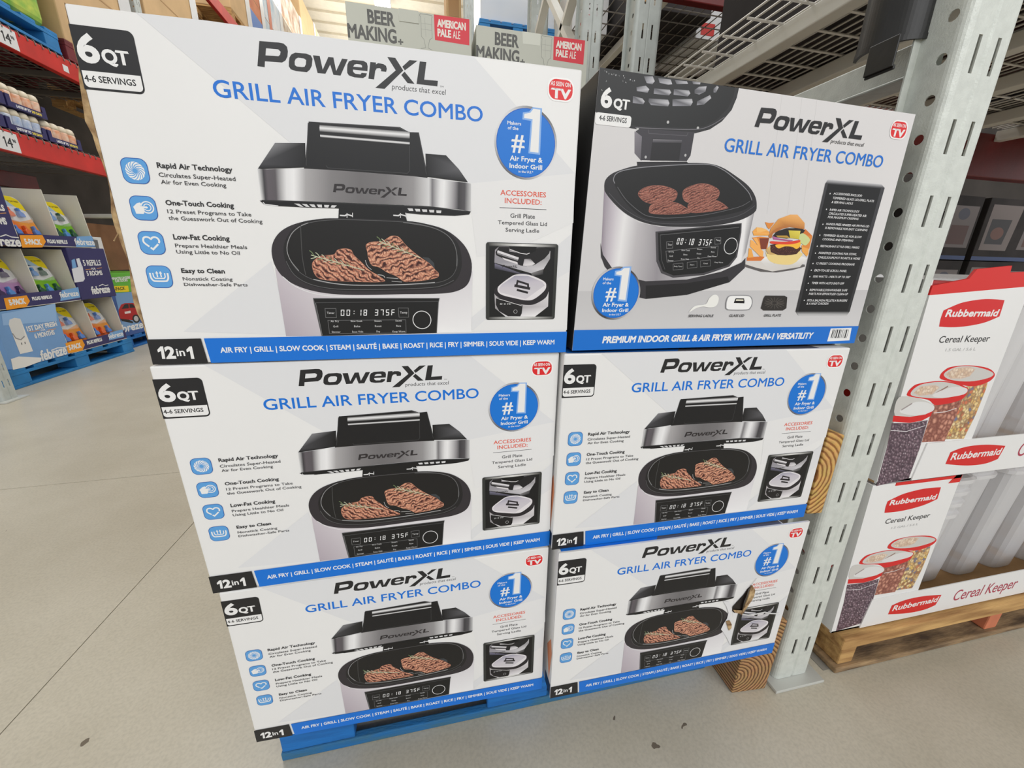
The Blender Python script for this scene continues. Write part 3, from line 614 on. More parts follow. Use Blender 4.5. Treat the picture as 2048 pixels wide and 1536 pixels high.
PANEL_PRINT=[
('p',[(214,212,213),(222,220,221),(224,222,223),(208,207,209)],[(0,0),(470,0),(470,290),(0,290)]),
('l',(206,204,205),0.7,[(245.9,0),(258.9,134.8)]),
('l',(206,204,205),0.7,[(276.6,0),(292.0,133.2)]),
('l',(206,204,205),0.7,[(300.1,0),(317.4,131.9)]),
('p',[(196,195,197),(198,197,199),(212,211,213),(206,205,207)],[(0,238),(470,232),(470,292),(0,292)]),
('p',(38,38,40),[(0.1,0),(87.3,0),(182.1,0),(181.4,9.8),(177.1,22.9),(166.1,35.9),(151.1,45.6),(131.9,51.4),(85.6,53.0),(52.1,54.0),(36.6,53.3),(29.4,47.9),(0,41.9)]),
('p',(22,23,23),[(0.6,0.7),(87.5,0),(177.2,0),(176.2,10.3),(171.4,21.7),(159.5,33.8),(144.5,42.5),(128.5,46.2),(84.9,48.9),(51.6,50.7),(38.3,49.7),(29.1,46.2),(0.3,40.8)]),
('p',[(84,84,90),(160,160,166),(196,196,202),(110,110,116),(150,150,158)],[(54.6,2.2),(65.7,1.0),(69.0,5.3),(66.5,8.5),(59.2,8.1)]),
('p',[(84,84,90),(160,160,166),(196,196,202),(110,110,116),(150,150,158)],[(72.9,1.8),(89.0,1.5),(91.8,5.7),(86.6,6.9),(75.4,6.1)]),
('p',[(84,84,90),(160,160,166),(196,196,202),(110,110,116)],[(94.1,1.3),(110.4,0.9),(112.2,3.1),(97.5,5.0)]),
('p',[(84,84,90),(160,160,166),(196,196,202),(110,110,116)],[(117.1,0.1),(128.6,0),(128.1,2.0),(119.0,2.7)]),
('p',[(84,84,90),(160,160,166),(196,196,202),(110,110,116),(150,150,158)],[(47.0,13.3),(58.5,10.7),(63.4,13.6),(61.8,17.2),(48.2,16.9)]),
('p',[(84,84,90),(160,160,166),(196,196,202),(110,110,116),(150,150,158)],[(69.3,12.1),(89.7,11.4),(91.9,13.9),(89.5,16.9),(69.7,17.3)]),
('p',[(84,84,90),(160,160,166),(196,196,202),(110,110,116),(150,150,158)],[(94.8,10.2),(114.8,9.4),(117.1,12.1),(114.3,15.4),(95.4,15.6)]),
('p',[(84,84,90),(160,160,166),(196,196,202),(110,110,116),(150,150,158),(90,90,96)],[(122.1,8.1),(127.2,4.5),(137.4,2.9),(136.9,8.2),(129.2,12.0),(122.8,11.5)]),
('p',[(84,84,90),(160,160,166),(196,196,202),(110,110,116),(150,150,158)],[(147.2,4.5),(151.2,0.9),(154.0,2.0),(151.4,7.6),(148.2,7.9)]),
('p',[(84,84,90),(160,160,166),(196,196,202),(110,110,116),(150,150,158)],[(44.0,22.1),(56.1,23.2),(59.6,25.9),(58.1,28.7),(44.8,28.8)]),
('p',[(84,84,90),(160,160,166),(196,196,202),(110,110,116),(150,150,158),(90,90,96)],[(64.3,22.4),(89.1,21.2),(91.5,24.4),(90.3,27.7),(68.0,28.5),(64.2,25.5)]),
('p',[(84,84,90),(160,160,166),(196,196,202),(110,110,116),(150,150,158)],[(94.8,20.2),(120.4,17.2),(122.0,20.4),(120.0,24.3),(96.0,26.7)]),
('p',[(84,84,90),(160,160,166),(196,196,202),(110,110,116),(150,150,158)],[(127.8,18.9),(143.8,11.0),(146.1,13.8),(137.6,21.1),(128.1,22.8)]),
('e',(190,190,190),93.0,43.3,1.6,1.6),
('e',(190,190,190),54.8,53.4,1.6,1.6),
('e',(190,190,190),134.3,45.6,1.6,1.6),
('c',(110,108,114),0.8,[(51.8,52.5),(85.2,50.7),(131.1,47.4),(151.5,41.5),(168.7,31.1)]),
('l',(120,122,124),0.5,[(6.1,2.0),(7.2,3.1)]),
('l',(190,192,194),0.75,[(8.6,2.7),(9.0,3.8)]),
('l',(120,122,124),1.0,[(11.9,4.0),(11.4,5.2)]),
('l',(190,192,194),0.5,[(14.6,4.3),(15.8,5.3)]),
('l',(120,122,124),0.75,[(17.5,3.7),(17.8,4.8)]),
('l',(190,192,194),1.0,[(20.5,4.3),(20.0,5.5)]),
('l',(120,122,124),0.5,[(23.8,4.6),(25.0,5.6)]),
('l',(190,192,194),0.75,[(29.2,4.0),(29.6,5.1)]),
('l',(120,122,124),1.0,[(31.2,5.7),(30.7,6.9)]),
('l',(190,192,194),0.5,[(32.6,9.9),(33.8,10.9)]),
('l',(120,122,124),0.75,[(29.3,8.9),(29.7,10.0)]),
('l',(190,192,194),1.0,[(38.5,6.6),(38.0,7.8)]),
('l',(120,122,124),0.5,[(40.8,7.6),(42.0,8.7)]),
('l',(190,192,194),0.75,[(43.3,7.0),(43.7,8.1)]),
('l',(120,122,124),1.0,[(9.7,11.1),(9.2,12.3)]),
('l',(190,192,194),0.5,[(4.6,19.9),(5.8,21.0)]),
('p',[(134,130,138),(120,116,124),(96,94,100),(110,106,114)],[(51.3,56.4),(61.8,59.9),(64.8,86.0),(54.6,78.5)]),
('p',(58,56,62),[(57.5,53.2),(130.5,50.2),(129.9,75.3),(125.8,81.7),(63.5,85.1),(61.5,60.8),(52.4,56.3)]),
('p',(40,39,42),[(58.9,87.3),(126.0,82.2),(134.0,86.4),(60.6,92.7)]),
('p',(34,33,36),[(75.6,61.4),(115.0,59.5),(115.2,82.1),(76.0,84.7)]),
('p',[(120,118,124),(100,98,104),(50,48,52),(60,58,64)],[(76.2,62.1),(115.1,59.8),(115.2,63.1),(76.3,65.7)]),
('l',(90,88,94),0.6,[(68.6,53.1),(69.9,56.9),(120.7,54.9),(121.9,51.2)]),
('e',(180,180,182),69.7,81.5,1.5,1.5),
('e',(180,180,182),122.8,75.5,1.5,1.5),
('q',[(150,140,152),(200,194,202),(232,231,233),(190,187,191),(150,146,152),(186,184,188),(214,213,215),(236,235,237),(150,148,152)],[(20.8,118.9),(36.9,135.9),(51.8,144.7),(71.7,153.5),(100.9,157.2),(140.2,156.4),(190.0,150.1),(226.9,137.9),(238.5,126.8)],[(26.1,197.1),(37.2,208.0),(50.0,216.0),(70.2,223.0),(107.6,226.7),(153.1,223.9),(203.4,210.9),(231.6,196.9),(237.0,184.6)]),
('p',(52,50,54),[(23.4,179.2),(28.4,193.0),(41.9,207.9),(62.3,218.9),(92.3,224.4),(152.6,221.3),(203.3,210.2),(233.2,197.5),(238.5,191.2),(240.4,204.5),(220.0,224.0),(156.5,241.6),(96.0,247.3),(80.6,244.3),(54.0,227.5),(32.4,207.1),(25.9,195.1)]),
('p',(30,29,31),[(93.3,230.1),(153.5,226.1),(215.5,216.2),(220.0,224.0),(156.5,241.6),(96.0,247.3)]),
('P',(46,45,48),[(20.7,117.7),(21.2,109.3),(28.0,102.4),(40.5,96.9),(62.1,90.8),(102.9,85.8),(150.2,82.1),(175.5,84.3),(200.5,93.3),(221.1,102.9),(233.8,113.3),(239.8,124.3),(238.2,134.2),(215.4,145.4),(177.7,153.0),(140.1,155.9),(103.2,156.3),(76.3,152.9),(54.2,145.2),(36.7,134.6),(24.1,124.0)]),
('P',(28,28,29),[(31.4,108.6),(33.4,102.0),(47.2,96.5),(80.4,90.7),(150.4,82.8),(175.9,86.2),(201.4,97.2),(222.8,109.9),(231.8,119.6),(230.7,125.8),(212.8,134.7),(163.1,144.8),(114.3,150.2),(80.3,148.2),(57.6,137.3),(39.4,121.2)]),
('c',(140,140,146),0.9,[(33.7,112.2),(31.3,107.7),(34.5,101.4),(47.2,96.5),(80.4,90.7),(150.4,83.2),(175.9,86.2),(201.4,97.2),(222.8,109.9),(231.0,119.6)]),
('c',(96,96,100),0.7,[(37.5,115.7),(52.0,129.9),(74.8,143.2),(89.5,146.4),(113.6,146.6),(162.3,140.7),(211.5,129.0),(228.1,120.8)]),
('c',(84,84,88),0.6,[(27.3,122.9),(51.1,139.6),(80.7,150.8),(114.8,153.4),(164.1,149.5),(213.9,139.2),(237.4,125.5)]),
('s',3,[(65.8,122.4),(70.5,115.5),(83.7,111.2),(100.1,110.7),(116.3,114.5),(119.8,120.1),(115.0,127.3),(96.5,131.3),(77.5,130.4)]),
('s',3,[(126.5,116.8),(131.4,110.6),(147.5,105.1),(162.4,104.9),(177.3,109.7),(180.1,116.5),(173.8,122.9),(149.6,127.9),(131.9,126.3)]),
('s',3,[(83.2,136.9),(87.1,131.8),(105.6,128.4),(122.6,128.8),(139.9,135.8),(139.5,139.9),(110.5,142.7),(86.5,142.6)]),
('s',3,[(136.7,132.0),(141.7,125.8),(163.6,122.5),(180.2,122.9),(194.4,128.9),(195.0,131.5),(171.5,136.2),(144.3,139.0)]),
('p',(70,68,72),[(96.4,163.4),(221.8,147.6),(224.0,159.1),(224.6,190.5),(215.3,203.3),(177.6,215.1),(131.6,219.4),(113.0,213.8),(103.6,199.2)]),
('p',(20,20,21),[(100.2,164.6),(220.5,149.1),(221.9,159.2),(222.0,189.9),(212.7,201.2),(176.5,212.5),(131.6,216.4),(115.0,211.2),(106.6,197.0)]),
('l',(110,110,112),0.5,[(103.8,167.1),(219.3,153.0)]),
('l',(90,90,92),0.5,[(103.8,167.1),(110.6,196.9),(117.7,209.0)]),
('7','00:18 375F',128.8,181.1,177.6,7.9,(232,232,234)),
('l',(130,130,132),0.45,[(114.2,174.9),(123.0,174.0),(124.4,182.2),(115.7,183.1),(114.2,174.9)]),
('t','Timer',116.5,122.9,179.3,2.3,(220,220,222),0.15,0),
('l',(130,130,132),0.45,[(184.7,167.5),(193.7,166.7),(195.4,174.5),(186.4,175.5),(184.7,167.5)]),
('t','Temp',186.9,193.6,171.3,2.3,(220,220,222),0.15,0),
('ring',(226,226,228),211.4,176.8,10.1,0.9),
('l',(130,130,132),0.45,[(119.3,199.8),(115.2,186.3),(192.1,177.4),(193.0,190.3),(119.3,199.8)]),
('t','Air Fry',119.0,127.2,187.7,1.8,(214,214,216),0.12,0),
('t','Slow Cook',137.6,150.2,185.2,1.9,(214,214,216),0.12,0),
('t','Steam',160.7,168.4,183.2,1.9,(214,214,216),0.12,0),
('t','Sauté',180.9,188.8,180.4,1.9,(214,214,216),0.12,0),
('t','Grill',121.2,126.4,193.1,1.9,(214,214,216),0.12,0),
('t','Bake',141.6,147.5,190.6,1.9,(214,214,216),0.12,0),
('t','Roast',161.3,168.2,188.8,1.9,(214,214,216),0.12,0),
('t','Rice',182.6,187.9,186.0,1.9,(214,214,216),0.12,0),
('t','Simmer',119.9,128.4,198.6,1.9,(214,214,216),0.12,0),
('t','Sous Vide',138.9,150.8,196.2,1.9,(214,214,216),0.12,0),
('t','Fry',163.4,167.0,194.4,1.9,(214,214,216),0.12,0),
('t','Keep Warm',178.6,191.7,191.6,1.9,(214,214,216),0.12,0),
('l',(130,130,132),0.4,[(128.5,201.9),(142.9,200.3),(144.4,208.0),(129.9,209.6),(128.5,201.9)]),
('t','Delay Timer',130.3,142.8,205.6,1.7,(214,214,216),0.12,0),
('l',(130,130,132),0.4,[(148.9,199.3),(163.5,197.6),(165.1,205.3),(150.4,207.0),(148.9,199.3)]),
('t','Start',153.8,160.4,203.0,1.7,(214,214,216),0.12,0),
('l',(130,130,132),0.4,[(168.6,197.0),(183.5,195.3),(185.2,203.1),(170.2,204.8),(168.6,197.0)]),
('t','Cancel',173.7,180.4,200.8,1.7,(214,214,216),0.12,0),
('t','Keep Warm',190.8,203.9,199.0,1.7,(214,214,216),0.12,0),
('t','6',5.0,18.9,36.8,19.2,(236,236,236),2.4,0),
('t','QT',21.0,40.6,36.2,9.7,(236,236,236),1.3,0),
('r',(236,236,236),0.6,41.9,45.2,53.6,3),
('t','4-6 SERVINGS',5.1,39.7,49.4,5.1,(34,34,36),0.6,0),
('g',213.9,385.8,37.0,20.6,(34,34,36),0.0),
('t','products that excel',336.7,392.5,44.8,4.5,(60,60,62),0,0.15),
('t','GRILL AIR FRYER COMBO',175.6,433.9,67.1,14.6,(18,114,214),0.35,0),
('r',(245,245,245),431.8,9.2,462.2,31.4,9),
('r',(222,40,44),433.4,10.8,460.6,29.8,8),
('t','AS SEEN ON',435.1,458.1,17.1,4.0,(236,236,236),0.45,0),
('t','TV',436.4,458.4,28.7,9.4,(236,236,236),1.9,0),
('p',(96,92,92),[(238.9,202.7),(267.9,208.9),(294.4,209.4),(320.3,205.7),(341.5,200.3),(339.8,197.5),(239.6,198.6)]),
('p',[(226,224,222),(238,236,234),(240,238,236),(236,234,232),(206,202,198),(214,210,206)],[(239.8,195.9),(254.5,190.0),(323.3,184.6),(341.8,189.0),(332.6,201.2),(287.0,208.2)]),
('p',(216,212,208),[(240.0,196.5),(254.5,190.0),(287.0,208.2),(257.9,203.6),(239.8,199.6)]),
('p',(240,170,80),[(241.2,157.2),(245.2,153.1),(267.9,156.1),(268.5,161.4),(244.2,162.3)]),
('p',(226,140,60),[(242.3,165.0),(254.5,163.3),(270.0,164.0),(270.5,178.7),(260.2,179.1)]),
('p',(246,190,110),[(240.5,167.8),(245.0,168.9),(265.4,182.3),(266.2,189.0),(260.9,188.5),(241.8,176.3)]),
('p',(216,120,50),[(240.2,190.4),(266.1,188.4),(269.0,189.6),(264.2,194.5),(241.3,195.1)]),
('p',(240,170,80),[(240.6,178.4),(245.1,179.6),(251.1,190.1),(242.0,191.1)]),
('p',(226,140,60),[(258.2,144.7),(265.2,145.7),(273.4,144.7),(267.2,153.5),(263.2,151.0)]),
('p',(246,190,110),[(245.7,151.8),(255.0,152.0),(265.9,154.9),(249.2,158.9)]),
('p',(216,120,50),[(321.0,152.5),(327.7,150.9),(341.9,159.1),(340.6,166.8),(326.0,163.2)]),
('p',(240,170,80),[(326.8,172.1),(339.2,168.2),(342.0,183.4),(340.3,186.9),(330.1,180.2)]),
('p',(226,140,60),[(329.2,159.0),(341.9,159.1),(341.7,176.4),(329.2,174.0)]),
('p',(130,60,40),[(254.2,165.3),(270.2,164.6),(268.8,178.8),(260.2,179.1)]),
('p',(246,178,96),[(240.5,167.8),(245.0,168.9),(265.4,182.3),(266.2,189.0),(260.9,188.5),(241.8,176.3)]),
('p',(246,178,96),[(242.2,157.8),(268.5,158.1),(268.8,159.4),(242.7,159.8)]),
('p',(246,178,96),[(244.1,165.6),(249.8,164.8),(258.4,175.1),(258.6,179.1)]),
('p',[(206,170,110),(230,200,130),(244,220,150),(240,214,140),(226,190,110),(200,150,90)],[(268.4,180.1),(275.2,173.8),(325.5,176.9),(328.9,183.8),(324.3,194.4),(286.7,197.4)]),
('P',(238,212,140),[(268.4,180.1),(277.6,186.0),(328.3,181.7),(328.3,189.4),(318.8,197.3),(303.0,198.7),(285.7,196.7),(274.7,191.5)]),
('p',(62,30,24),[(274.2,173.2),(284.1,171.5),(324.5,173.5),(326.8,178.3),(321.3,184.0),(304.0,186.2),(289.8,186.0),(277.5,182.6)]),
('s',4,[(275.6,175.2),(284.7,173.5),(324.9,174.9),(325.9,178.3),(319.5,184.0),(303.9,185.9),(289.6,185.3),(277.8,181.9)]),
('p',(40,34,30),[(274.8,162.5),(279.8,155.6),(295.9,150.9),(318.5,149.9),(327.2,152.3),(323.0,159.2),(299.6,164.2)]),
('P',(250,190,60),[(282.8,172.9),(301.5,170.9),(322.3,167.4),(324.5,173.5),(319.3,177.1),(311.4,174.6),(298.9,174.4),(289.2,177.4)]),
('P',(206,214,150),[(318.6,159.4),(325.7,156.4),(338.7,163.4),(336.9,169.6),(332.2,171.9),(322.7,167.4)]),
('p',(190,150,60),[(280.4,160.9),(298.5,160.2),(304.6,163.3),(283.5,162.8)]),
('P',(226,70,46),[(273.8,168.5),(292.0,168.5),(309.3,167.2),(321.6,165.3),(322.0,168.1),(308.7,171.3),(289.5,172.0),(275.5,171.5)]),
('p',[(180,110,160),(190,110,160),(150,60,110),(190,120,170),(170,80,140)],[(274.6,161.8),(287.5,164.6),(310.8,166.1),(307.6,167.6),(277.5,166.0)]),
('p',[(216,200,70),(230,214,90),(206,190,60),(200,180,60)],[(299.2,153.5),(319.5,153.3),(320.0,164.1),(304.6,163.3)]),
('p',[(200,130,70),(216,150,80),(226,160,84),(238,176,96),(240,180,110),(226,160,90),(190,120,60),(176,110,56)],[(268.5,161.4),(269.4,152.1),(279.0,139.8),(296.2,133.7),(308.3,133.1),(323.6,143.0),(325.5,151.0),(295.3,149.0)]),
('P',(186,116,60),[(268.5,161.4),(273.6,164.5),(275.4,158.4),(285.9,152.7),(299.8,149.4),(295.1,148.3),(278.8,151.7)]),
('p',[(60,60,64),(190,190,194),(190,190,194),(60,60,64),(40,40,42),(200,200,202),(200,200,202),(40,40,42)],[(343.6,92.2),(346.9,87.8),(441.8,87.5),(449.0,91.5),(444.5,264.7),(440.9,270.9),(349.6,270.0),(343.0,264.5)]),
('p',(16,16,18),[(347.6,92.8),(442.3,92.4),(439.8,264.7),(348.0,264.5)]),
('t','ACCESSORIES INCLUDE:',361.1,412.0,105.0,2.7,(226,226,228),0.3,0.12),
('t','TEMPERED GLASS LID,GRILL PLATE',361.3,435.6,110.6,2.8,(226,226,228),0.3,0.12),
('t','& SERVING LADLE',361.2,398.9,115.7,2.7,(226,226,228),0.3,0.12),
('t','RAPID AIR TECHNOLOGY',361.2,414.0,125.5,2.8,(226,226,228),0.3,0.12),
('t','CIRCULATES SUPER-HEATED AIR',360.9,429.0,130.4,2.9,(226,226,228),0.3,0.12),
('t','FOR MAXIMUM CRISPING',360.9,415.8,135.0,2.8,(226,226,228),0.3,0.12),
('t','HANDS-FREE HINGED AIR FRYING LID',360.8,439.0,143.9,2.8,(226,226,228),0.3,0.12),
('t','IS REMOVABLE FOR EASY CLEANING',360.6,437.3,149.1,2.9,(226,226,228),0.3,0.12),
('t','TEMPERED GLASS LID FOR SLOW',360.3,430.2,158.8,2.9,(226,226,228),0.3,0.12),
('t','COOKING AND STEAMING',360.5,416.2,164.1,2.9,(226,226,228),0.3,0.12),
('t','RESTAURANT-STYLE GRILL MARKS',359.8,430.9,173.2,2.9,(226,226,228),0.3,0.12),
('t','NONSTICK COATING FOR STEWS,',359.7,429.2,182.6,3.0,(226,226,228),0.3,0.12),
('t','CHILIS,SOUPS,POT ROASTS & MORE',360.4,437.5,188.6,3.0,(226,226,228),0.3,0.12),
('t','12 PRESET COOKING PROGRAMS',359.9,430.1,197.0,3.0,(226,226,228),0.3,0.12),
('t','EASY-TO-USE SCROLL PANEL',359.4,418.9,206.6,3.1,(226,226,228),0.3,0.12),
('t','1500 WATTS - HEATS UP TO 500°',359.6,428.3,215.2,3.0,(226,226,228),0.3,0.12),
('t','TIMER WITH AUTO SHUT-OFF',359.7,419.5,224.6,3.1,(226,226,228),0.3,0.12),
('t','REMOVABLE,DISHWASHER SAFE',359.2,428.9,234.5,3.2,(226,226,228),0.3,0.12),
('t','PARTS FOR EFFORTLESS CLEAN-UP',359.4,432.0,240.2,3.2,(226,226,228),0.3,0.12),
('t','FITS 6 SALMON FILLETS,4 BURGERS',359.1,434.0,249.7,3.2,(226,226,228),0.3,0.12),
('t','& A HALF CHICKEN',359.3,399.5,254.4,3.2,(226,226,228),0.3,0.12),
('e',(226,226,228),355.1,104.3,0.9,0.9),
('e',(226,226,228),355.2,124.0,0.9,0.9),
('e',(226,226,228),355.1,143.3,0.9,0.9),
('e',(226,226,228),354.2,157.6,0.9,0.9),
('e',(226,226,228),354.2,172.3,0.9,0.9),
('e',(226,226,228),353.8,181.7,0.9,0.9),
('e',(226,226,228),353.9,195.9,0.9,0.9),
('e',(226,226,228),353.7,205.2,0.9,0.9),
('e',(226,226,228),353.7,214.2,0.9,0.9),
('e',(226,226,228),353.7,223.5,0.9,0.9),
('e',(226,226,228),353.5,233.1,0.9,0.9),
('e',(226,226,228),353.7,248.1,0.9,0.9),
('e2',(40,40,44),(205,205,208),52.6,240.6,33.8),
('e',(12,96,196),52.6,240.6,31.6,31.6),
('e',(20,118,214),52.6,240.6,30.8,30.8),
('p',(140,180,235),[(57.8,207.0),(69.1,206.3),(68.8,250.9),(55.6,250.1),(55.7,219.1),(47.0,218.0),(47.1,212.2),(54.0,210.8)]),
('p',(236,236,236),[(59.0,208.6),(67.0,208.0),(66.6,248.7),(57.2,247.9),(57.3,217.4),(49.2,216.7),(49.2,213.4),(55.6,212.0)]),
('t','#',38.2,52.5,248.8,16.9,(236,236,236),1.2,0),
('t','Makers',32.2,46.4,224.1,3.3,(236,236,236),0.3,0),
('t','of the',32.1,43.7,228.9,3.1,(236,236,236),0.3,0),
('t','Air Fryer &',35.7,72.0,257.4,5.1,(236,236,236),0.75,0),
('t','Indoor Grill',35.6,72.5,264.4,4.7,(236,236,236),0.75,0),
('t','in the U.S.*',46.0,62.6,268.8,2.4,(236,236,236),0.25,0),
('P',(238,238,234),[(164.1,264.2),(171.7,256.4),(187.8,254.0),(191.8,246.2),(197.3,241.5),(202.9,241.4),(207.0,245.3),(207.2,252.4),(203.5,257.2),(195.3,258.4),(183.9,257.3),(174.1,259.5),(165.9,264.2)]),
('P',(140,140,144),[(220.7,258.7),(219.7,249.2),(223.0,242.5),(234.2,241.4),(253.6,241.5),(260.7,244.2),(264.4,251.4),(263.0,259.6),(256.7,262.4),(228.5,262.4),(222.8,260.8)]),
('p',(44,40,38),[(280.4,259.6),(281.4,245.7),(283.3,241.6),(316.8,241.6),(322.1,243.8),(324.9,259.6),(319.6,262.9),(285.8,262.8)]),
('P',(242,242,242),[(222.3,258.3),(221.3,249.6),(224.1,243.2),(234.4,242.3),(253.4,242.5),(259.3,244.9),(262.9,251.4),(261.4,258.7),(255.5,261.3),(229.2,261.3),(223.9,260.0)]),
('l',(104,98,92),0.5,[(305.9,252.1),(319.2,252.1)]),
('l',(104,98,92),0.5,[(305.8,252.9),(318.8,255.3)]),
('l',(104,98,92),0.5,[(305.0,253.6),(315.7,258.0)]),
('l',(104,98,92),0.5,[(303.8,254.0),(310.5,259.8)]),
('l',(104,98,92),0.5,[(302.3,254.2),(304.0,260.4)]),
('l',(104,98,92),0.5,[(300.7,254.0),(297.2,259.8)]),
('l',(104,98,92),0.5,[(299.3,253.6),(291.1,258.0)]),
('l',(104,98,92),0.5,[(298.2,252.9),(286.7,255.3)]),
('l',(104,98,92),0.5,[(297.7,252.1),(284.6,252.2)]),
('l',(104,98,92),0.5,[(297.8,251.4),(285.1,249.1)]),
('l',(104,98,92),0.5,[(298.5,250.7),(288.1,246.4)]),
('l',(104,98,92),0.5,[(299.7,250.2),(293.2,244.6)]),
('l',(104,98,92),0.5,[(301.2,250.1),(299.6,244.0)]),
('l',(104,98,92),0.5,[(302.8,250.2),(306.4,244.5)]),
('l',(104,98,92),0.5,[(304.3,250.7),(312.5,246.3)]),
('l',(104,98,92),0.5,[(305.3,251.3),(317.0,248.9)]),
('p',(30,28,28),[(232.9,252.3),(233.3,249.9),(234.7,245.6),(248.3,245.7),(250.3,249.9),(250.5,252.7)]),
('p',(236,232,214),[(235.5,249.1),(236.0,247.1),(247.7,247.3),(248.2,249.2)]),
('t','SERVING LADLE',163.9,203.6,271.8,3.5,(60,60,62),0.35,0.12),
('t','GLASS LID',229.4,254.4,271.8,3.6,(60,60,62),0.35,0.12),
('t','GRILL PLATE',287.9,317.9,271.7,3.5,(60,60,62),0.35,0.12),
('p',(18,112,208),[(0,287.6),(470,287.6),(470,315),(0,315)]),
('t','PREMIUM INDOOR GRILL & AIR FRYER WITH 12-IN-1 VERSATILITY',40.6,384.4,306.0,9.4,(236,236,236),1.2,0.16),
('p',(236,236,236),[(416.1,290.8),(456.6,290.2),(458.8,310.3),(415.3,311.1)]),
('p',(40,40,44),[(420.5,292.4),(422.2,292.4),(422.0,306.0),(420.3,305.9)]),
('p',(40,40,44),[(423.2,292.4),(424.2,292.4),(424.0,306.0),(423.0,306.0)]),
('p',(40,40,44),[(425.2,292.4),(425.8,292.4),(425.6,306.0),(425.0,306.0)]),
('p',(40,40,44),[(426.8,292.5),(427.8,292.5),(427.7,306.1),(426.7,306.0)]),
('p',(40,40,44),[(429.2,292.5),(431.5,292.5),(431.3,306.1),(429.0,306.1)]),
('p',(40,40,44),[(433.5,292.5),(435.9,292.6),(435.7,306.2),(433.4,306.2)]),
('p',(40,40,44),[(437.2,292.6),(438.2,292.6),(438.1,306.2),(437.1,306.2)]),
('p',(40,40,44),[(440.2,292.6),(441.2,292.6),(441.1,306.3),(440.1,306.3)]),
('p',(40,40,44),[(443.3,292.7),(443.9,292.7),(443.8,306.3),(443.2,306.3)]),
('p',(40,40,44),[(445.0,292.7),(445.6,292.7),(445.5,306.4),(444.9,306.4)]),
('p',(40,40,44),[(447.0,292.7),(449.4,292.7),(449.3,306.4),(446.9,306.4)]),
('p',(40,40,44),[(451.4,292.8),(452.1,292.8),(452.0,306.5),(451.3,306.5)]),
]
CEREAL_PRINT=[
('P',(214,32,34),[(136.0,77.6),(136.0,77.6),(150.6,71.7),(173.8,64.3),(212.5,59.3),(240.5,59.0),(268.0,60.6),(268.0,60.6),(269.8,73.1),(271.3,88.6),(271.3,88.6),(252.1,95.7),(234.5,100.3),(208.2,104.1),(183.9,105.9),(161.9,106.0),(138.8,104.7),(138.8,104.7),(136.0,91.5)]),
('t','Rubbermaid',143.9,264.9,88.4,12.4,(236,236,236),1.5,0.12),
('t','Cereal Keeper',150.1,269.3,132.8,11.6,(50,50,52),0.3,0.05),
('t','1.5 GAL / 5.6 L',173.4,245.0,148.4,5.2,(186,186,186),0.3,0.05),
('s',7,[(257.5,216.7),(309.1,210.9),(312.2,225.2),(312.9,276.1),(307.3,326.1),(249.5,322.7),(255.4,284.6),(261.1,241.5)]),
('P',(214,32,34),[(182.5,191.9),(188.3,183.2),(202.5,177.1),(245.4,176.0),(293.7,182.6),(318.8,195.1),(315.9,206.6),(298.4,214.0),(275.6,216.9),(250.2,214.1),(229.6,208.5),(189.2,199.9)]),
('P',(206,204,200),[(190.3,190.4),(209.1,178.9),(246.2,177.5),(288.7,184.7),(315.4,194.5),(304.5,202.6),(261.4,207.0),(211.6,201.6)]),
('s',8,[(193.3,190.5),(209.4,179.6),(246.8,178.7),(264.3,183.8),(256.4,197.1),(237.6,200.9),(210.7,199.7)]),
('s',6,[(190.9,249.3),(259.9,239.1),(262.4,255.9),(257.8,327.2),(199.1,324.9),(196.7,300.0),(195.1,270.9)]),
('P',(214,32,34),[(119.3,222.5),(125.7,211.6),(139.6,205.6),(186.3,202.7),(229.6,208.5),(258.1,217.9),(266.7,224.2),(263.0,239.3),(242.6,246.4),(214.4,249.5),(195.0,248.9),(174.1,237.9),(126.3,228.9)]),
('P',(206,204,200),[(127.3,221.7),(143.5,208.0),(187.1,204.6),(227.8,210.7),(262.1,222.8),(258.7,230.8),(208.3,236.8),(142.3,230.4)]),
('l',(236,236,236),1.2,[(201.3,265.3),(230.6,264.8),(254.9,259.1)]),
('s',8,[(133.5,223.2),(145.0,211.4),(178.1,209.6),(192.0,214.8),(180.9,227.9),(150.5,229.7)]),
('l',(150,120,110),3,[(188.7,226.0),(211.8,213.9)]),
('P',(224,222,222),[(181.5,229.1),(221.7,216.2),(260.9,220.4),(259.3,232.0),(207.8,235.8)]),
('p',(120,98,110),[(115.8,327.9),(107.1,279.1),(150.9,282.2),(193.0,279.1),(195.9,304.8),(199.4,339.1),(200.2,402.5),(123.0,411.3)]),
('s',5,[(115.8,327.9),(107.1,279.1),(150.9,282.2),(193.0,279.1),(195.9,304.8),(199.4,339.1),(200.2,402.5),(123.0,411.3)]),
('l',(226,222,226),1.2,[(110.3,293.6),(149.5,298.9),(192.1,289.9)]),
('P',(206,204,200),[(107.8,264.0),(103.1,229.5),(143.4,232.8),(175.7,241.5),(196.5,252.0),(195.6,262.6),(178.9,267.4),(145.0,268.8)]),
('p',(214,32,34),[(105.3,264.5),(145.3,269.5),(181.7,267.1),(196.6,260.3),(196.6,271.0),(178.5,279.3),(150.7,281.7),(107.4,276.3)]),
('P',(226,226,226),[(116.3,257.6),(141.7,241.8),(170.4,242.3),(195.6,251.9),(194.1,262.5),(158.7,267.3)]),
('l',(160,150,150),3,[(119.1,254.3),(139.4,242.8)]),
]
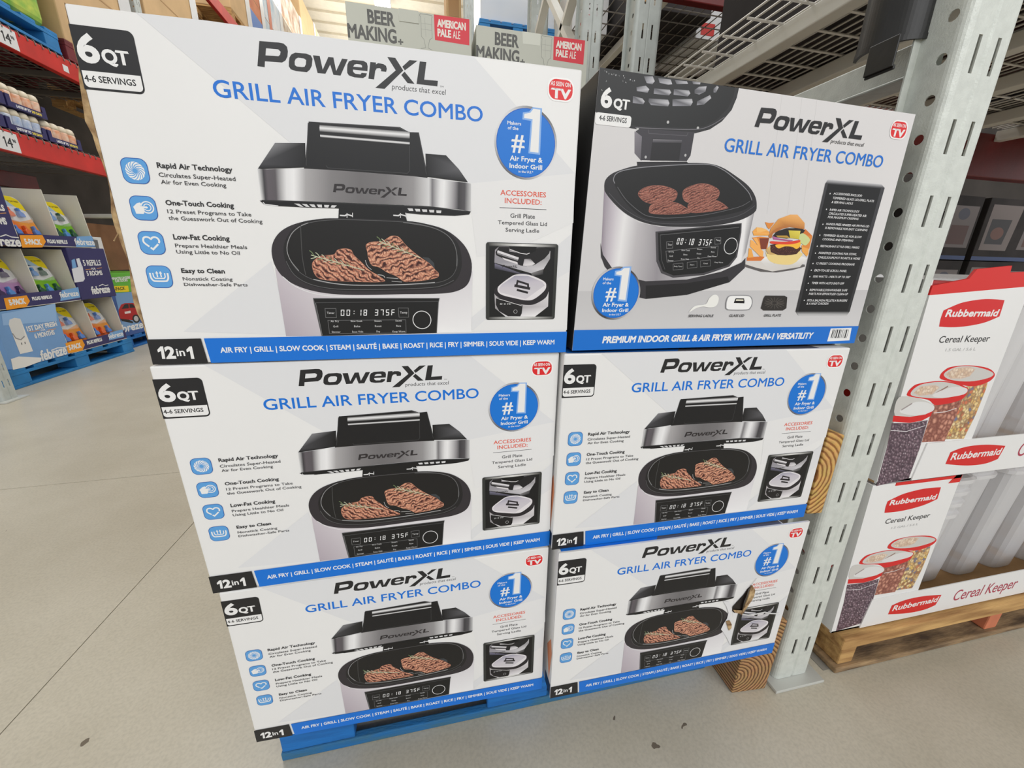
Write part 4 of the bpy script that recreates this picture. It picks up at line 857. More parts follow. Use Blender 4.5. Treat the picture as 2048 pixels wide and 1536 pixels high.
CEREAL_LIP_PRINT=[
('P',(214,32,34),[(281.4,351.9),(281.4,351.9),(306.8,344.9),(339.3,342.2),(381.6,343.9),(430.2,350.6),(430.2,350.6),(425.1,380.0),(425.1,380.0),(398.0,387.1),(363.4,388.4),(324.8,385.0),(280.6,377.7),(280.6,377.7)]),
('t','Rubbermaid',288.7,423.7,370.1,15.7,(236,236,236),1.4,0.12),
('t','Cereal Keeper',475.8,686.7,378.8,31.6,(176,60,84),0.4,0.05),
]
REFILL_LIP_TOP=[
('p',(246,160,36),[(445.1,433.0),(617.7,424.6),(629.9,467.3),(586.5,507.0),(435.4,512.1)]),
('p',(120,170,222),[(915.4,420.6),(1069.1,408.1),(1074.6,490.9),(878.7,498.6)]),
('t','5-PACK',465.0,588.9,490.9,37.1,(236,236,236),6,0),
('t','PLUG REFILLS',641.0,812.8,477.3,26.6,(236,236,236),4.5,0),
('t','febreze',879.6,1075.7,481.1,46.7,(236,236,236),4,0),
]
REFILL_LIP_MIDDLE=[
('p',(246,160,36),[(193.3,823.4),(350.4,819.5),(359.5,858.6),(322.7,893.0),(184.0,897.8)]),
('p',(120,170,222),[(631.2,808.0),(785.0,796.0),(775.5,873.9),(590.5,882.5)]),
('t','5-PACK',215.7,326.4,872.7,37.5,(236,236,236),6,0),
('t','PLUG REFILLS',380.5,534.4,857.6,23.7,(236,236,236),4.5,0),
('t','febreze',600.1,768.8,859.7,41.2,(236,236,236),4,0),
]
REFILL_LIP_BOTTOM=[
('p',(246,160,36),[(518.4,1185.2),(670.6,1182.8),(682.6,1231.0),(644.5,1268.5),(514.7,1261.1)]),
('p',(120,170,222),[(962.5,1184.9),(1116.5,1183.3),(1108.2,1249.9),(930.3,1246.5)]),
('t','5-PACK',534.2,646.3,1244.8,39.4,(236,236,236),6,0),
('t','PLUG REFILLS',707.0,861.7,1236.3,28.7,(236,236,236),4.5,0),
('t','febreze',934.8,1107.9,1236.0,40.0,(236,236,236),4,0),
]
BLUE_BOX_PRINT=[
('p',(150,188,232),[(144.6,917.2),(543.4,895.1),(510.8,1018.5),(127.4,987.5)]),
('p',(236,234,230),[(164.1,993.5),(253.0,984.0),(259.2,1186.0),(167.7,1184.5)]),
('p',(222,222,220),[(164.0,988.8),(179.9,958.9),(215.9,952.0),(251.0,962.8),(253.0,984.0),(239.2,1087.8),(190.5,1097.5),(168.8,1064.7)]),
('p',(240,238,234),[(98.5,1201.4),(153.0,1197.5),(302.7,1242.1),(288.8,1264.4),(173.9,1274.7),(86.9,1270.4)]),
('l',(150,150,152),7,[(166.5,1045.4),(177.3,1080.6),(206.0,1095.8),(237.9,1077.8)]),
('l',(90,90,92),6,[(202.0,1114.4),(200.6,1128.6)]),
('l',(90,90,92),6,[(226.1,1114.5),(224.7,1128.9)]),
('t','1ST DAY FRESH',268.9,501.0,1051.6,33.4,(236,236,236),4,0),
('t','FOR',363.7,400.1,1066.9,11.4,(236,236,236),1.5,0),
('t','6 MONTHS',304.5,460.9,1107.2,33.2,(236,236,236),4,0),
('l',(226,160,90),4,[(276.9,1055.8),(355.2,1059.7)]),
('l',(226,160,90),4,[(413.6,1067.9),(482.9,1069.6)]),
('t','febreze',294.9,506.2,1264.8,71.4,(236,236,236),7,0.1),
('l',(236,236,236),7,[(388.3,1210.3),(443.9,1203.7),(489.7,1211.6),(527.5,1211.2)]),
]
NAVY_BOX_PRINT=[
('p',(226,228,236),[(777.5,658.6),(886.3,639.8),(872.5,737.8),(848.5,756.3),(765.1,760.1)]),
('p',(120,170,222),[(798.9,595.9),(832.0,585.5),(827.7,649.2),(784.8,656.7)]),
('p',(226,228,236),[(845.4,585.6),(877.3,580.4),(882.2,639.7),(842.0,647.4)]),
('t','5 REFILLS',901.1,1083.8,639.4,44.5,(236,236,236),4,0),
('t','FOR',967.0,1010.1,671.0,15.5,(236,236,236),1.5,0),
('t','5 ROOMS',905.3,1067.4,716.0,37.2,(236,236,236),4,0),
('l',(226,160,90),4,[(903.8,667.5),(962.3,665.8)]),
('l',(226,160,90),4,[(1023.2,663.0),(1079.4,657.5)]),
('t','febreze',897.5,1097.3,861.5,62.0,(236,236,236),7,0.1),
('l',(236,236,236),6,[(992.6,801.2),(1035.8,790.1),(1062.3,803.6),(1096.5,798.7)]),
]
NAVY_BOX_PRINT_CUT=[
('t','5 REFILLS',256.5,403.6,289.3,38.0,(236,236,236),6,0),
('t','5 ROOMS',242.9,387.5,371.9,42.3,(236,236,236),6,0),
('l',(226,160,90),4,[(363.7,306.2),(405.0,299.7)]),
('t','febreze',189.1,433.8,506.6,63.1,(236,236,236),7,0.1),
('l',(236,236,236),6,[(310.7,448.1),(352.5,434.8),(385.8,447.3),(434.1,448.7)]),
]
CAR_BOX_PRINT=[
('p',(120,160,206),[(1142.8,871.9),(1356.5,877.0),(1357.5,1222.2),(1121.1,1194.3)]),
('p',(176,24,28),[(1135.7,1013.0),(1180.6,974.6),(1228.2,967.2),(1336.4,976.3),(1378.3,1043.1),(1382.1,1083.8),(1338.1,1144.6),(1225.3,1114.4),(1125.3,1093.2),(1122.8,1055.1)]),
('p',(30,30,34),[(1171.5,1011.2),(1224.4,976.9),(1269.2,979.3),(1264.1,1016.0)]),
('p',(30,30,34),[(1273.9,1014.6),(1281.7,980.7),(1323.3,985.3),(1348.3,1019.6)]),
('p',(24,22,22),[(1126.2,1090.8),(1225.3,1114.4),(1271.4,1141.0),(1257.5,1152.0),(1134.9,1113.6)]),
('e',(24,24,26),1318.8,1119.0,50,38),
('p',(230,220,220),[(1196.2,1039.6),(1273.6,1039.2),(1269.4,1059.5),(1195.9,1058.7)]),
('e',(190,190,192),1318.8,1119.0,30,25),
('t','febreze',1016.8,1383.6,1214.2,70.1,(236,236,236),7,0.1),
]
CAR_HEADER_PRINT=[
('t','ELIMINATES LINGERING',1117.1,1429.1,762.1,22.2,(236,236,236),3,0),
('t','CAR ODORS',1191.2,1345.9,783.6,21.6,(236,236,236),3,0),
('p',(240,214,30),[(1095.2,810.5),(1335.0,821.7),(1329.0,874.8),(1097.4,859.7)]),
('t','5-PACK',1134.7,1288.9,854.1,28.4,(50,46,20),3,0),
]

# ------------------------------------------------------------------ the building: floor slabs with saw-cut joints, ceiling, far wall, added dark backdrops
def floor_mat():
    m = bpy.data.materials.new('polished_concrete'); m.use_nodes = True; N = m.node_tree.nodes; L = m.node_tree.links; p = N['Principled BSDF']
    tc = N.new('ShaderNodeTexCoord')
    n1 = N.new('ShaderNodeTexNoise'); n1.inputs['Scale'].default_value = 1.6; n1.inputs['Detail'].default_value = 8; n1.inputs['Roughness'].default_value = 0.65; L.new(tc.outputs['Object'], n1.inputs['Vector'])
    cr = N.new('ShaderNodeValToRGB'); cr.color_ramp.elements[0].position = 0.3; cr.color_ramp.elements[0].color = rgb((182, 175, 158)); cr.color_ramp.elements[1].position = 0.7; cr.color_ramp.elements[1].color = rgb((205, 199, 184))
    L.new(n1.outputs['Fac'], cr.inputs['Fac'])
    n2 = N.new('ShaderNodeTexNoise'); n2.inputs['Scale'].default_value = 160; n2.inputs['Detail'].default_value = 3; L.new(tc.outputs['Object'], n2.inputs['Vector'])
    c2 = N.new('ShaderNodeValToRGB'); c2.color_ramp.elements[0].position = 0.3; c2.color_ramp.elements[0].color = (0.82, 0.82, 0.82, 1); c2.color_ramp.elements[1].position = 0.6; c2.color_ramp.elements[1].color = (1, 1, 1, 1); L.new(n2.outputs['Fac'], c2.inputs['Fac'])
    mx = N.new('ShaderNodeMixRGB'); mx.blend_type = 'MULTIPLY'; mx.inputs['Fac'].default_value = 0.7; L.new(cr.outputs['Color'], mx.inputs['Color1']); L.new(c2.outputs['Color'], mx.inputs['Color2'])
    # small dark chips worn into the surface
    vo = N.new('ShaderNodeTexVoronoi'); vo.voronoi_dimensions = '2D'; vo.inputs['Scale'].default_value = 7.0; vo.inputs['Randomness'].default_value = 1.0; dn = N.new('ShaderNodeTexNoise'); dn.inputs['Scale'].default_value = 40; L.new(tc.outputs['Object'], dn.inputs['Vector']); dm = N.new('ShaderNodeMixRGB'); dm.blend_type = 'ADD'; dm.inputs['Fac'].default_value = 0.035; L.new(tc.outputs['Object'], dm.inputs['Color1']); L.new(dn.outputs['Color'], dm.inputs['Color2']); L.new(dm.outputs['Color'], vo.inputs['Vector'])
    n3 = N.new('ShaderNodeTexNoise'); n3.inputs['Scale'].default_value = 2.2; L.new(tc.outputs['Object'], n3.inputs['Vector'])
    ad = N.new('ShaderNodeMath'); ad.operation = 'SUBTRACT'; L.new(n3.outputs['Fac'], ad.inputs[0]); ad.inputs[1].default_value = 0.6
    lt = N.new('ShaderNodeMath'); lt.operation = 'LESS_THAN'; ml = N.new('ShaderNodeMath'); ml.operation = 'MULTIPLY'; L.new(ad.outputs[0], ml.inputs[0]); ml.inputs[1].default_value = 0.5
    L.new(vo.outputs['Distance'], lt.inputs[0]); L.new(ml.outputs[0], lt.inputs[1])
    m2 = N.new('ShaderNodeMixRGB'); L.new(lt.outputs[0], m2.inputs['Fac']); L.new(mx.outputs['Color'], m2.inputs['Color1']); m2.inputs['Color2'].default_value = rgb((112, 102, 90))
    L.new(m2.outputs['Color'], p.inputs['Base Color'])
    p.inputs['Roughness'].default_value = 0.32; p.inputs['Specular IOR Level'].default_value = 0.5
    bp = N.new('ShaderNodeBump'); bp.inputs['Strength'].default_value = 0.12; bp.inputs['Distance'].default_value = 0.002; L.new(n1.outputs['Fac'], bp.inputs['Height']); L.new(bp.outputs['Normal'], p.inputs['Normal'])
    return m
M_FLOOR = floor_mat()
M_JOINT = mat('joint_filler', (134, 125, 110), 0.8, var=0.15, scale=20)
fl = MB()
j1 = lambda x: 1.2 + (x + 1.335) * 0.05            # joint across the aisle
j2 = lambda y: -0.545 + 0.03 * y                   # joint along the aisle
def cross(side1, side2):
    y = j1(-0.5); 
    for _ in range(4): x = j2(y) + side2; y = j1(x) + side1
    return (x, y)
g1, g2 = 0.002, 0.0012
xl, xr, yn, yf = -9.0, 14.0, -9.0, 32.0
fl.prism([Vector((xl, yn, -.1)), Vector((j2(yn) - g2, yn, -.1)), Vector((*cross(-g1, -g2), -.1)), Vector((xl, j1(xl) - g1, -.1))], (0, 0, .1))
fl.prism([Vector((j2(yn) + g2, yn, -.1)), Vector((xr, yn, -.1)), Vector((xr, j1(xr) - g1, -.1)), Vector((*cross(-g1, g2), -.1))], (0, 0, .1))
fl.prism([Vector((xl, j1(xl) + g1, -.1)), Vector((*cross(g1, -g2), -.1)), Vector((j2(yf) - g2, yf, -.1)), Vector((xl, yf, -.1))], (0, 0, .1))
fl.prism([Vector((*cross(g1, g2), -.1)), Vector((xr, j1(xr) + g1, -.1)), Vector((xr, yf, -.1)), Vector((j2(yf) + g2, yf, -.1))], (0, 0, .1))
fl.cur = 1; fl.box(xl, yn, -.12, xr, yf, -.0025)
structure(fl.build('floor', [M_FLOOR, M_JOINT]))
M_CEIL = mat('ceiling_deck', (222, 212, 190), 0.8, var=0.04)
ce = MB()
for i in range(60):
    y = -8 + i * 0.65; ce.box(-9, y, 8.0, 14, y + 0.4, 8.1); ce.box(-9, y + 0.4, 8.06, 14, y + 0.65, 8.16)
structure(ce.build('ceiling', M_CEIL))
m = MB(); m.box(-9, 32, 0, 14, 32.2, 8.2); structure(m.build('wall_back', mat('far_wall_panel', (216, 206, 186), 0.85, var=0.05)))
m = MB(); m.box(-4.05, 2.2, 0, -3.95, 18, 4.3); structure(m.build('dark_backdrop_left', M_SHADOWWALL))  # added dark sheet standing in for the shaded rack interior
m = MB(); m.box(1.6, 2.75, 0, 14, 2.85, 7.0); structure(m.build('dark_backdrop_right', M_SHADOWWALL))  # added dark sheet hiding the bright surroundings behind the rear rack
M_EMIT = bpy.data.materials.new('lamp_diffuser'); M_EMIT.use_nodes = True
_p = M_EMIT.node_tree.nodes['Principled BSDF']; _p.inputs['Emission Color'].default_value = (1, 0.98, 0.94, 1); _p.inputs['Emission Strength'].default_value = 14.0
for i, (x, y) in enumerate(((-0.53, 13.6), (-0.53, 18.5), (-1.7, 9.0))):
    t = thing('high_bay_light', ['white ceiling light above the aisle behind the grey beer boxes', 'white ceiling light deepest along the left aisle', 'white ceiling light over the left aisle beside the tall loads'][i], 'light', (x, y, 7.6), 'high bay lights')
    m = MB(); m.box(x - .22, y - .7, 7.62, x + .22, y + .7, 7.78); m.box(x - .02, y - .5, 7.78, x + .02, y - .46, 7.985); m.box(x - .02, y + .46, 7.78, x + .02, y + .5, 7.985); m.build('housing', M_TAG, t)
    m = MB(); m.box(x - .2, y - .68, 7.6, x + .2, y + .68, 7.619); m.build('diffuser', M_EMIT, t)

# ------------------------------------------------------------------ the six grill cartons
CARTONS = [  # front corners top-left, top-right, bottom-right, bottom-left; label
    ('top', [(0.0043, -0.0027, 1.0868), (0.4714, -0.0043, 1.0864), (0.473, -0.0043, 0.7713), (0.0002, -0.0027, 0.7698)], 'large white grill air fryer carton on top of the left stack, open grill pictured'),
    ('mid', [(-0.0042, -0.0039, 0.768), (0.4671, 0.0025, 0.7692), (0.469, 0.0025, 0.4546), (0.0001, -0.0038, 0.4553)], 'white grill air fryer carton in the middle of the left stack'),
    ('low', [(-0.0005, 0.0065, 0.444), (0.469, 0.0018, 0.4504), (0.4713, 0.0018, 0.1361), (-0.0007, 0.0065, 0.1442)], 'white grill air fryer carton at the bottom of the left stack, on the blue pallet'),
    ('alt', [(0.4889, -0.0093, 1.0882), (0.9524, -0.0002, 1.0865), (0.9609, -0.0001, 0.772), (0.4801, -0.0094, 0.7744)], 'grill air fryer carton on the right stack showing hamburgers and a black bullet list'),
    ('mid', [(0.4702, -0.0086, 0.7697), (0.9401, -0.0138, 0.7674), (0.9427, -0.0138, 0.4569), (0.4697, -0.0086, 0.4552)], 'white grill air fryer carton in the middle of the right stack'),
    ('torn', [(0.4786, -0.0184, 0.4545), (0.9477, -0.0241, 0.4532), (0.9499, -0.0241, 0.1378), (0.4813, -0.0184, 0.137)], 'torn white grill air fryer carton at the bottom of the right stack by the timber')]
DEPTH = 0.40
def carton_place(c):
    tl, tr, br, bl = [Vector(p) for p in c]; n = (tr - tl).cross(bl - tl).normalized()
    if n.y > 0: n = -n
    def place(u, v, h):
        s, t = u / 470.0, v / 315.0
        return (tl * (1 - s) + tr * s) * (1 - t) + (bl * (1 - s) + br * s) * t + n * h
    return place, n
for kind, c, label in CARTONS:
    place, n = carton_place(c)
    tl, tr, br, bl = [Vector(p) for p in c]
    t = thing('grill_carton', label, 'box', (bl.x, bl.y, min(bl.z, br.z)), 'stacked grill air fryer cartons')
    b = MB(); back = Vector((0, DEPTH, 0))
    e = 0.0006
    xr_in = Vector((0, 0, 0))
    if kind == 'torn':                      # the right end is crushed in by the timber; only the front panel still reaches over it
        xr_in = Vector((-0.052, 0, 0))
    w = Vector((0, 0.004, 0)) if kind == 'torn' else Vector((0, 0, 0))
    zb = 0.137 if kind in ('low', 'torn') else min(bl.z, br.z)
    zt = min(tl.z, tr.z)
    if kind == 'alt': b.cur = 0
    b.hexa([bl + w, br + w + xr_in, Vector((br.x, br.y, zb)) + back + xr_in, Vector((bl.x, bl.y, zb)) + back, tl + w, tr + w + xr_in, Vector((tr.x, tr.y, zt)) + back + xr_in, Vector((tl.x, tl.y, zt)) + back])
    body = b.build('carton_body', [M_CARTON_BLACK if kind == 'alt' else M_CARTON], t, bevel=0.002); panel = body
    if kind in ('alt', 'torn'):
        f = MB(); f.prism([tl, tr, br, bl], -n * (0.0035 if kind == 'torn' else 0.0002)); 
        if kind == 'alt':
            f = MB(); f.prism([p + n * 0.00003 for p in (tl, tr, br, bl)], n * 0.00005)
        panel = f.build('front_panel', M_CARTON, t)
    P = Print(place)
    P.run(PANEL_PRINT if kind == 'alt' else FRONT_PRINT)
    P.build('front_print', panel)
    # printed top and side edges that show over the carton beneath
    tp = MB()
    if kind in ('mid', 'torn') and tl.x > 0.3:
        k = (tr - tl)
        Q = Print(lambda u, v, h, tl=tl, k=k, n=n: tl + k * u - n * v + Vector((0, 0, h)), base=4e-4)
        Q.poly((30, 118, 222), [(0.01, 0.003), (0.36, 0.003), (0.46, 0.06), (0.46, 0.38), (0.01, 0.38)]); Q.poly((96, 98, 112), [(0.36, 0.003), (0.88, 0.003), (0.88, 0.38), (0.46, 0.38), (0.46, 0.06)])
        Q.build('top_print', body)
        k2 = (bl - tl)
        Q = Print(lambda u, v, h, tl=tl, k2=k2, n=n: tl + k2 * v - n * u + Vector((-1, 0, 0)) * h, base=4e-4)
        Q.poly((30, 30, 34), [(0.003, 0.912), (0.39, 0.912), (0.39, 0.995), (0.003, 0.995)]); Q.poly((232, 150, 110), [(0.004, 0.68), (0.012, 0.6), (0.03, 0.7), (0.012, 0.9)])
        Q.build('side_print', body)
    if kind == 'top':                       # frayed brown board along the damaged left edge
        random.seed(4); q = MB(); a = []; 
        for i in range(30):
            s = i / 29; p = tl * (1 - s) + bl * s
            wdt = 0.0036 * (0.55 + 0.45 * math.sin(i * .9)) + random.uniform(0, .0015) + (0.0025 if 4 < i < 9 else 0)
            wdt *= min(1, max(.15, (s - .03) * 8)) * (1 if s < .93 else .3)
            a.append((p + Vector((-wdt, 0.0015, 0)), p + Vector((0.0003, 0.0005, 0))))
        for i in range(29): q.hexa([a[i][0], a[i][1], a[i][1] + Vector((0, .005, 0)), a[i][0] + Vector((0, .005, 0)), a[i + 1][0], a[i + 1][1], a[i + 1][1] + Vector((0, .005, 0)), a[i + 1][0] + Vector((0, .005, 0))])
        q.bar(tl * .42 + bl * .58 + Vector((-.003, .001, 0)), tl * .408 + bl * .592 + Vector((-.0075, 0, -.003)), .0006)
        q.build('torn_edge', M_KRAFT_TORN, t)['label'] = 'frayed brown cardboard edge'
    if kind == 'torn':                      # the ripped front: a flat patch painting the dark inside the opening, a crumpled white edge, brown flaps of corrugated board
        d = Print(place, base=.0016)
        d.poly((226, 226, 229), [(323, 153), (335, 156), (342, 167), (346, 175), (348, 189), (345, 197), (352, 217), (361, 248), (363, 270), (350, 247), (339, 231), (332, 222), (335, 209), (340, 197), (340, 183), (333, 168)])
        d.h += 2e-5; d.poly((24, 18, 16), [(376, 127), (372, 135), (371, 151), (369, 161), (369, 177), (368, 189), (353, 186), (347, 180), (347, 170), (353, 161), (364, 146), (370, 133)])
        d.h += 2e-5; d.line((60, 54, 50), .5, [(384, 111), (379, 119), (375, 127)])
        d.build('tear_painted_dark', panel)
        q = MB(); inner = [(375, 126), (372, 135), (370, 148), (368, 161), (367, 177), (368, 192)]; outer_ = [(377, 125), (386, 137), (387, 151), (384, 161), (375, 182), (370, 193)]
        for k in range(5):
            A0, A1, B1, B0 = inner[k], inner[k + 1], outer_[k + 1], outer_[k]
            hh = lambda k: .0022 + .0035 * math.sin(k / 5 * 3.14)
            q.hexa([place(*A1, hh(k + 1)), place(*B1, .0018), place(*B1, .0032), place(*A1, hh(k + 1) + .0016), place(*A0, hh(k)), place(*B0, .0018), place(*B0, .0032), place(*A0, hh(k) + .0016)])
        q.prism([place(338, 203, .0022), place(345, 201, .003), place(351, 211, .0032), place(353, 221, .0026), place(349, 227, .0022)], n * .0012)
        q.prism([place(348, 177, .002), place(367, 181, .003), place(368, 189, .0032), place(353, 184, .0024)], n * .001)
        q.build('torn_flap', M_KRAFT_TORN, t)['label'] = 'ripped brown corrugated flap'
        q = MB(); fo = [(368, 192), (386, 198), (401, 199), (423, 198), (437, 204), (459, 209)]
        for k in range(5):
            (ua, va), (ub, vb) = fo[k], fo[k + 1]; q.hexa([place(ua, va + 1.2, .0018), place(ub, vb + 1.2, .0018), place(ub, vb + 1.2, .0022), place(ua, va + 1.2, .0022), place(ua, va - 1.5, .0018), place(ub, vb - 1.5, .0018), place(ub, vb - 1.0, .0034), place(ua, va - 1.0, .0034)])
        q.build('crease_edge', M_CARTON, t)['label'] = 'creased white paper edge'

# ------------------------------------------------------------------ pallets
def block_pallet(name, label, x0, y0, x1, y1, h, m1, m2, along='x', group='blue pallets', z=0.0, front=.1):
    """nine-block pallet; deck boards run along the given axis"""
    t = thing(name, label, 'pallet', (x0, y0, z), group)
    bt = 0.02
    Z = lambda a: a + z
    for i in range(3):
        y = y0 + (y1 - y0 - .1) * i / 2
        m = MB(); m.box(x0, y, Z(0.001), x1, y + (front if i == 0 else .1), Z(bt)) if along == 'x' else m.box(x0 + (x1 - x0 - .1) * i / 2, y0, Z(0.001), x0 + (x1 - x0 - .1) * i / 2 + .1, y1, Z(bt))
        m.build('bottom_board', m2, t, bevel=.002)
        m = MB(); m.box(x0, y, Z(h - 2 * bt), x1, y + .1, Z(h - bt)) if along == 'x' else m.box(x0 + (x1 - x0 - .1) * i / 2, y0, Z(h - 2 * bt), x0 + (x1 - x0 - .1) * i / 2 + .1, y1, Z(h - bt))
        m.build('stringer_board', m1, t, bevel=.002)
    for i in range(3):
        for j in range(3):
            bx = x0 + (x1 - x0 - .13) * i / 2; by = y0 + (y1 - y0 - .13) * j / 2
            m = MB(); m.box(bx + .002, by + .002, Z(bt), bx + .128, by + .128, Z(h - 2 * bt)); m.build('block', m1, t, bevel=.003)
    for i in range(7):
        m = MB()
        if along == 'x': bx = x0 + (x1 - x0 - .11) * i / 6; m.box(bx, y0, Z(h - bt), bx + .11, y1, Z(h))
        else: by = y0 + (y1 - y0 - .11) * i / 6; m.box(x0, by, Z(h - bt), x1, by + .11, Z(h))
        m.build('deck_board', m1, t, bevel=.002)
    return t
block_pallet('pallet', 'blue wooden pallet under the grill cartons in front', 0.0, 0.058, 0.885, 1.27, 0.136, M_BLUEPAL, M_BLUEPAL_WORN, front=.014)

# beer kits behind the left stack
t = thing('shipping_carton', 'plain brown carton hidden behind the grill cartons, carrying the two grey beer kits', 'box', (0.1, .9, .136))
m = MB(); m.box(0.105, 0.86, 0.137, 0.84, 1.2, 1.2); m.build('carton_body', M_KRAFT, t, bevel=.002)
M_BEER = mat('grey_green_card', (208, 210, 198), 0.6, var=0.02)
for i, (x0, x1, zt) in enumerate(((0.109, 0.463, 1.565), (0.477, 0.837, 1.555))):
    t = thing('beer_kit_box', ['grey beer making kit box behind the left stack, the farther from the rack post', 'grey beer making kit box nearer the rack post behind the cartons'][i], 'box', (x0, .95, 1.2), 'beer making kits')
    m = MB(); m.box(x0, 0.95, 1.2, x1, 1.19, zt); m.build('carton_body', M_BEER, t, bevel=.0015)
    dx = x0 * 1000 - 109; dz = zt
    P = Print(on_plane((x0 - .109, .95, 1.565 - (1.565 - zt)), (.001, 0, 0), (0, 0, -.001), (0, -1, 0)))
    P.run([('t', 'BEER', 166, 241, 44, 33, (84, 84, 80), 3.4, 0), ('t', 'MAKING', 109, 244, 84, 34, (84, 84, 80), 3.4, 0), ('l', (92, 92, 86), 4, [(247, 78), (262, 78)]), ('l', (92, 92, 86), 4, [(254.5, 71), (254.5, 85)]),
           ('p', (222, 40, 58), [(353, 1), (457, 0), (456, 64), (354, 62)]), ('L',), ('t', 'AMERICAN', 362, 446, 29, 19, (240, 236, 226), 2.2, 0), ('t', 'PALE', 362, 402, 52, 19, (240, 236, 226), 2.2, 0), ('t', 'ALE', 407, 429, 52, 19, (240, 236, 226), .4, 0),
           ('l', (120, 122, 116), .8, [(312, 8), (314, 4), (346, 4), (348, 8), (346, 11), (346, 58), (338, 64), (333, 84), (345, 88)]), ('l', (120, 122, 116), .8, [(312, 8), (315, 11), (315, 58), (322, 64), (326, 84), (312, 88)]),
           ('l', (160, 162, 156), .5, [(316, 26), (346, 26)]), ('l', (160, 162, 156), .5, [(316, 40), (346, 40)]), ('l', (160, 162, 156), .5, [(326, 12), (328, 58)]),
           ('p', (216, 218, 206), [(252, 0), (310, 0), (309, 30), (254, 31)])])
    P.build('front_print', t)
    if i == 0:
        m = MB(); m.box(.254, .9478, 1.536, .309, .9492, 1.5655); m.build('tuck_flap', M_BEER, t)

# ------------------------------------------------------------------ pallet racking
M_HOLE = mat('hole_dark', (40, 38, 36), 0.9)
def plate(mb, O, U, V, T, w, z0, z1, holes):
    """steel sheet: corner O, width w along U, z0..z1 along V, thickness vector T, with real openings (each a list of (u, z) outlines)"""
    O, U, V, T = Vector(O), Vector(U), Vector(V), Vector(T)
    zs = sorted({z0, z1, *[z for z in [h['cut'] for h in holes] if z0 < z < z1]})
    for k in range(len(zs) - 1):
        a, b = zs[k], zs[k + 1]
        hs = [h['pts'] for h in holes if all(a < p[1] < b for p in h['pts'])]
        loops = [[Vector((0, a, 0)), Vector((w, a, 0)), Vector((w, b, 0)), Vector((0, b, 0))]] + [[Vector((p[0], p[1], 0)) for p in h] for h in hs]
        flat = [p for l in loops for p in l]
        for off in (Vector((0, 0, 0)), T):
            n = len(mb.v); mb.v += [tuple(O + U * p.x + V * p.y + off) for p in flat]
            for q in tessellate_polygon(loops): mb.f.append(tuple(n + i for i in q)); mb.mi.append(mb.cur)
        for h in hs:
            for i in range(len(h)):
                p, q = h[i], h[(i + 1) % len(h)]; A = O + U * p[0] + V * p[1]; B = O + U * q[0] + V * q[1]; mb.quad(A, B, B + T, A + T)
    for u in (0, w): A = O + U * u + V * z0; B = O + U * u + V * z1; mb.quad(A, B, B + T, A + T)
def slot(u, z, w, h, cut): return {'pts': [(u - w / 2, z - h / 2), (u + w / 2, z - h / 2), (u + w / 2, z + h / 2), (u - w / 2, z + h / 2)], 'cut': cut}
def hole(u, z, r, cut): return {'pts': [(u + r * math.cos(6.28319 * i / 12), z + r * math.sin(6.28319 * i / 12)) for i in range(12)], 'cut': cut}
def rack_post(parent, x, y, z1, w=0.09, d=0.052, face=1, side=-1, zp=1.162, lean=0.0, material=None, name='post', axis='x'):
    """roll-formed upright: slotted front sheet with a groove down the middle, rounded bends, drilled sides, return lips.
    x, y is the front corner; face = +1 looks to -y; with axis 'y' the slotted front looks to +x"""
    mb = MB(); T = .0022; pitch = 0.0965
    ks = range(int(-zp / pitch) - 1, int((z1 - zp) / pitch) + 2)
    z0 = 0.008
    sl = [zp + k * pitch for k in ks if z0 + .03 < zp + k * pitch < z1 - .03]
    hl = [zp - .001 + k * pitch / 2 for k in range(2 * ks[0], 2 * ks[-1]) if z0 + .02 < zp - .001 + k * pitch / 2 < z1 - .02]
    r = .012; hw = (w - .006) / 2
    X, Y, Zv = Vector((1, 0, 0)), Vector((0, face, 0)), Vector((0, 0, 1))
    O = Vector((x, y, 0))
    if axis == 'y': X, Y = Vector((0, 1, 0)), Vector((-1, 0, 0))
    cs = [z + pitch / 2 for z in sl]
    holes_l = [slot(hw - .0145 - r + .0, z, .0065, .043, z + pitch / 2) for z in sl]
    holes_r = [slot(.0145, z, .0065, .043, z + pitch / 2) for z in sl]
    plate(mb, O + X * r, X, Zv, Y * T, hw - r, z0, z1, holes_l)
    plate(mb, O + X * (hw + .006), X, Zv, Y * T, hw - r, z0, z1, holes_r)
    for a, b in (((hw, 0), (hw + .003, .002)), ((hw + .003, .002), (hw + .006, 0))):      # groove
        mb.quad(O + X * a[0] + Y * a[1] + Zv * z0, O + X * b[0] + Y * b[1] + Zv * z0, O + X * b[0] + Y * b[1] + Zv * z1, O + X * a[0] + Y * a[1] + Zv * z1)
    for sgn, ox in ((1, 0.0), (-1, w)):                                                     # bends, sides, lips
        pr = [(ox + sgn * (r - r * math.sin(a)), r - r * math.cos(a)) for a in [i * 1.5708 / 5 for i in range(6)]]
        for i in range(5):
            p, q = pr[i], pr[i + 1]; mb.quad(O + X * p[0] + Y * p[1] + Zv * z0, O + X * q[0] + Y * q[1] + Zv * z0, O + X * q[0] + Y * q[1] + Zv * z1, O + X * p[0] + Y * p[1] + Zv * z1)
        plate(mb, O + X * ox + Y * r, Y, Zv, X * sgn * T, d - r, z0, z1, [hole(.008, z, .0068, z + pitch / 4) for z in hl])
        plate(mb, O + X * ox + Y * d, X * -sgn, Zv, Y * T, .012, z0, z1, [])
    if lean: mb.v = [(p[0] + (z1 - p[2]) * lean, p[1], p[2]) for p in mb.v]
    return mb.build(name, material or M_GALV, parent)
fr = thing('rack_upright', 'galvanised rack upright at the right of the cartons, slotted and drilled', 'rack frame', (1.0, 0, 0))
z1 = 2.4
rack_post(fr, 0.974, 0.0, z1, lean=0.018)
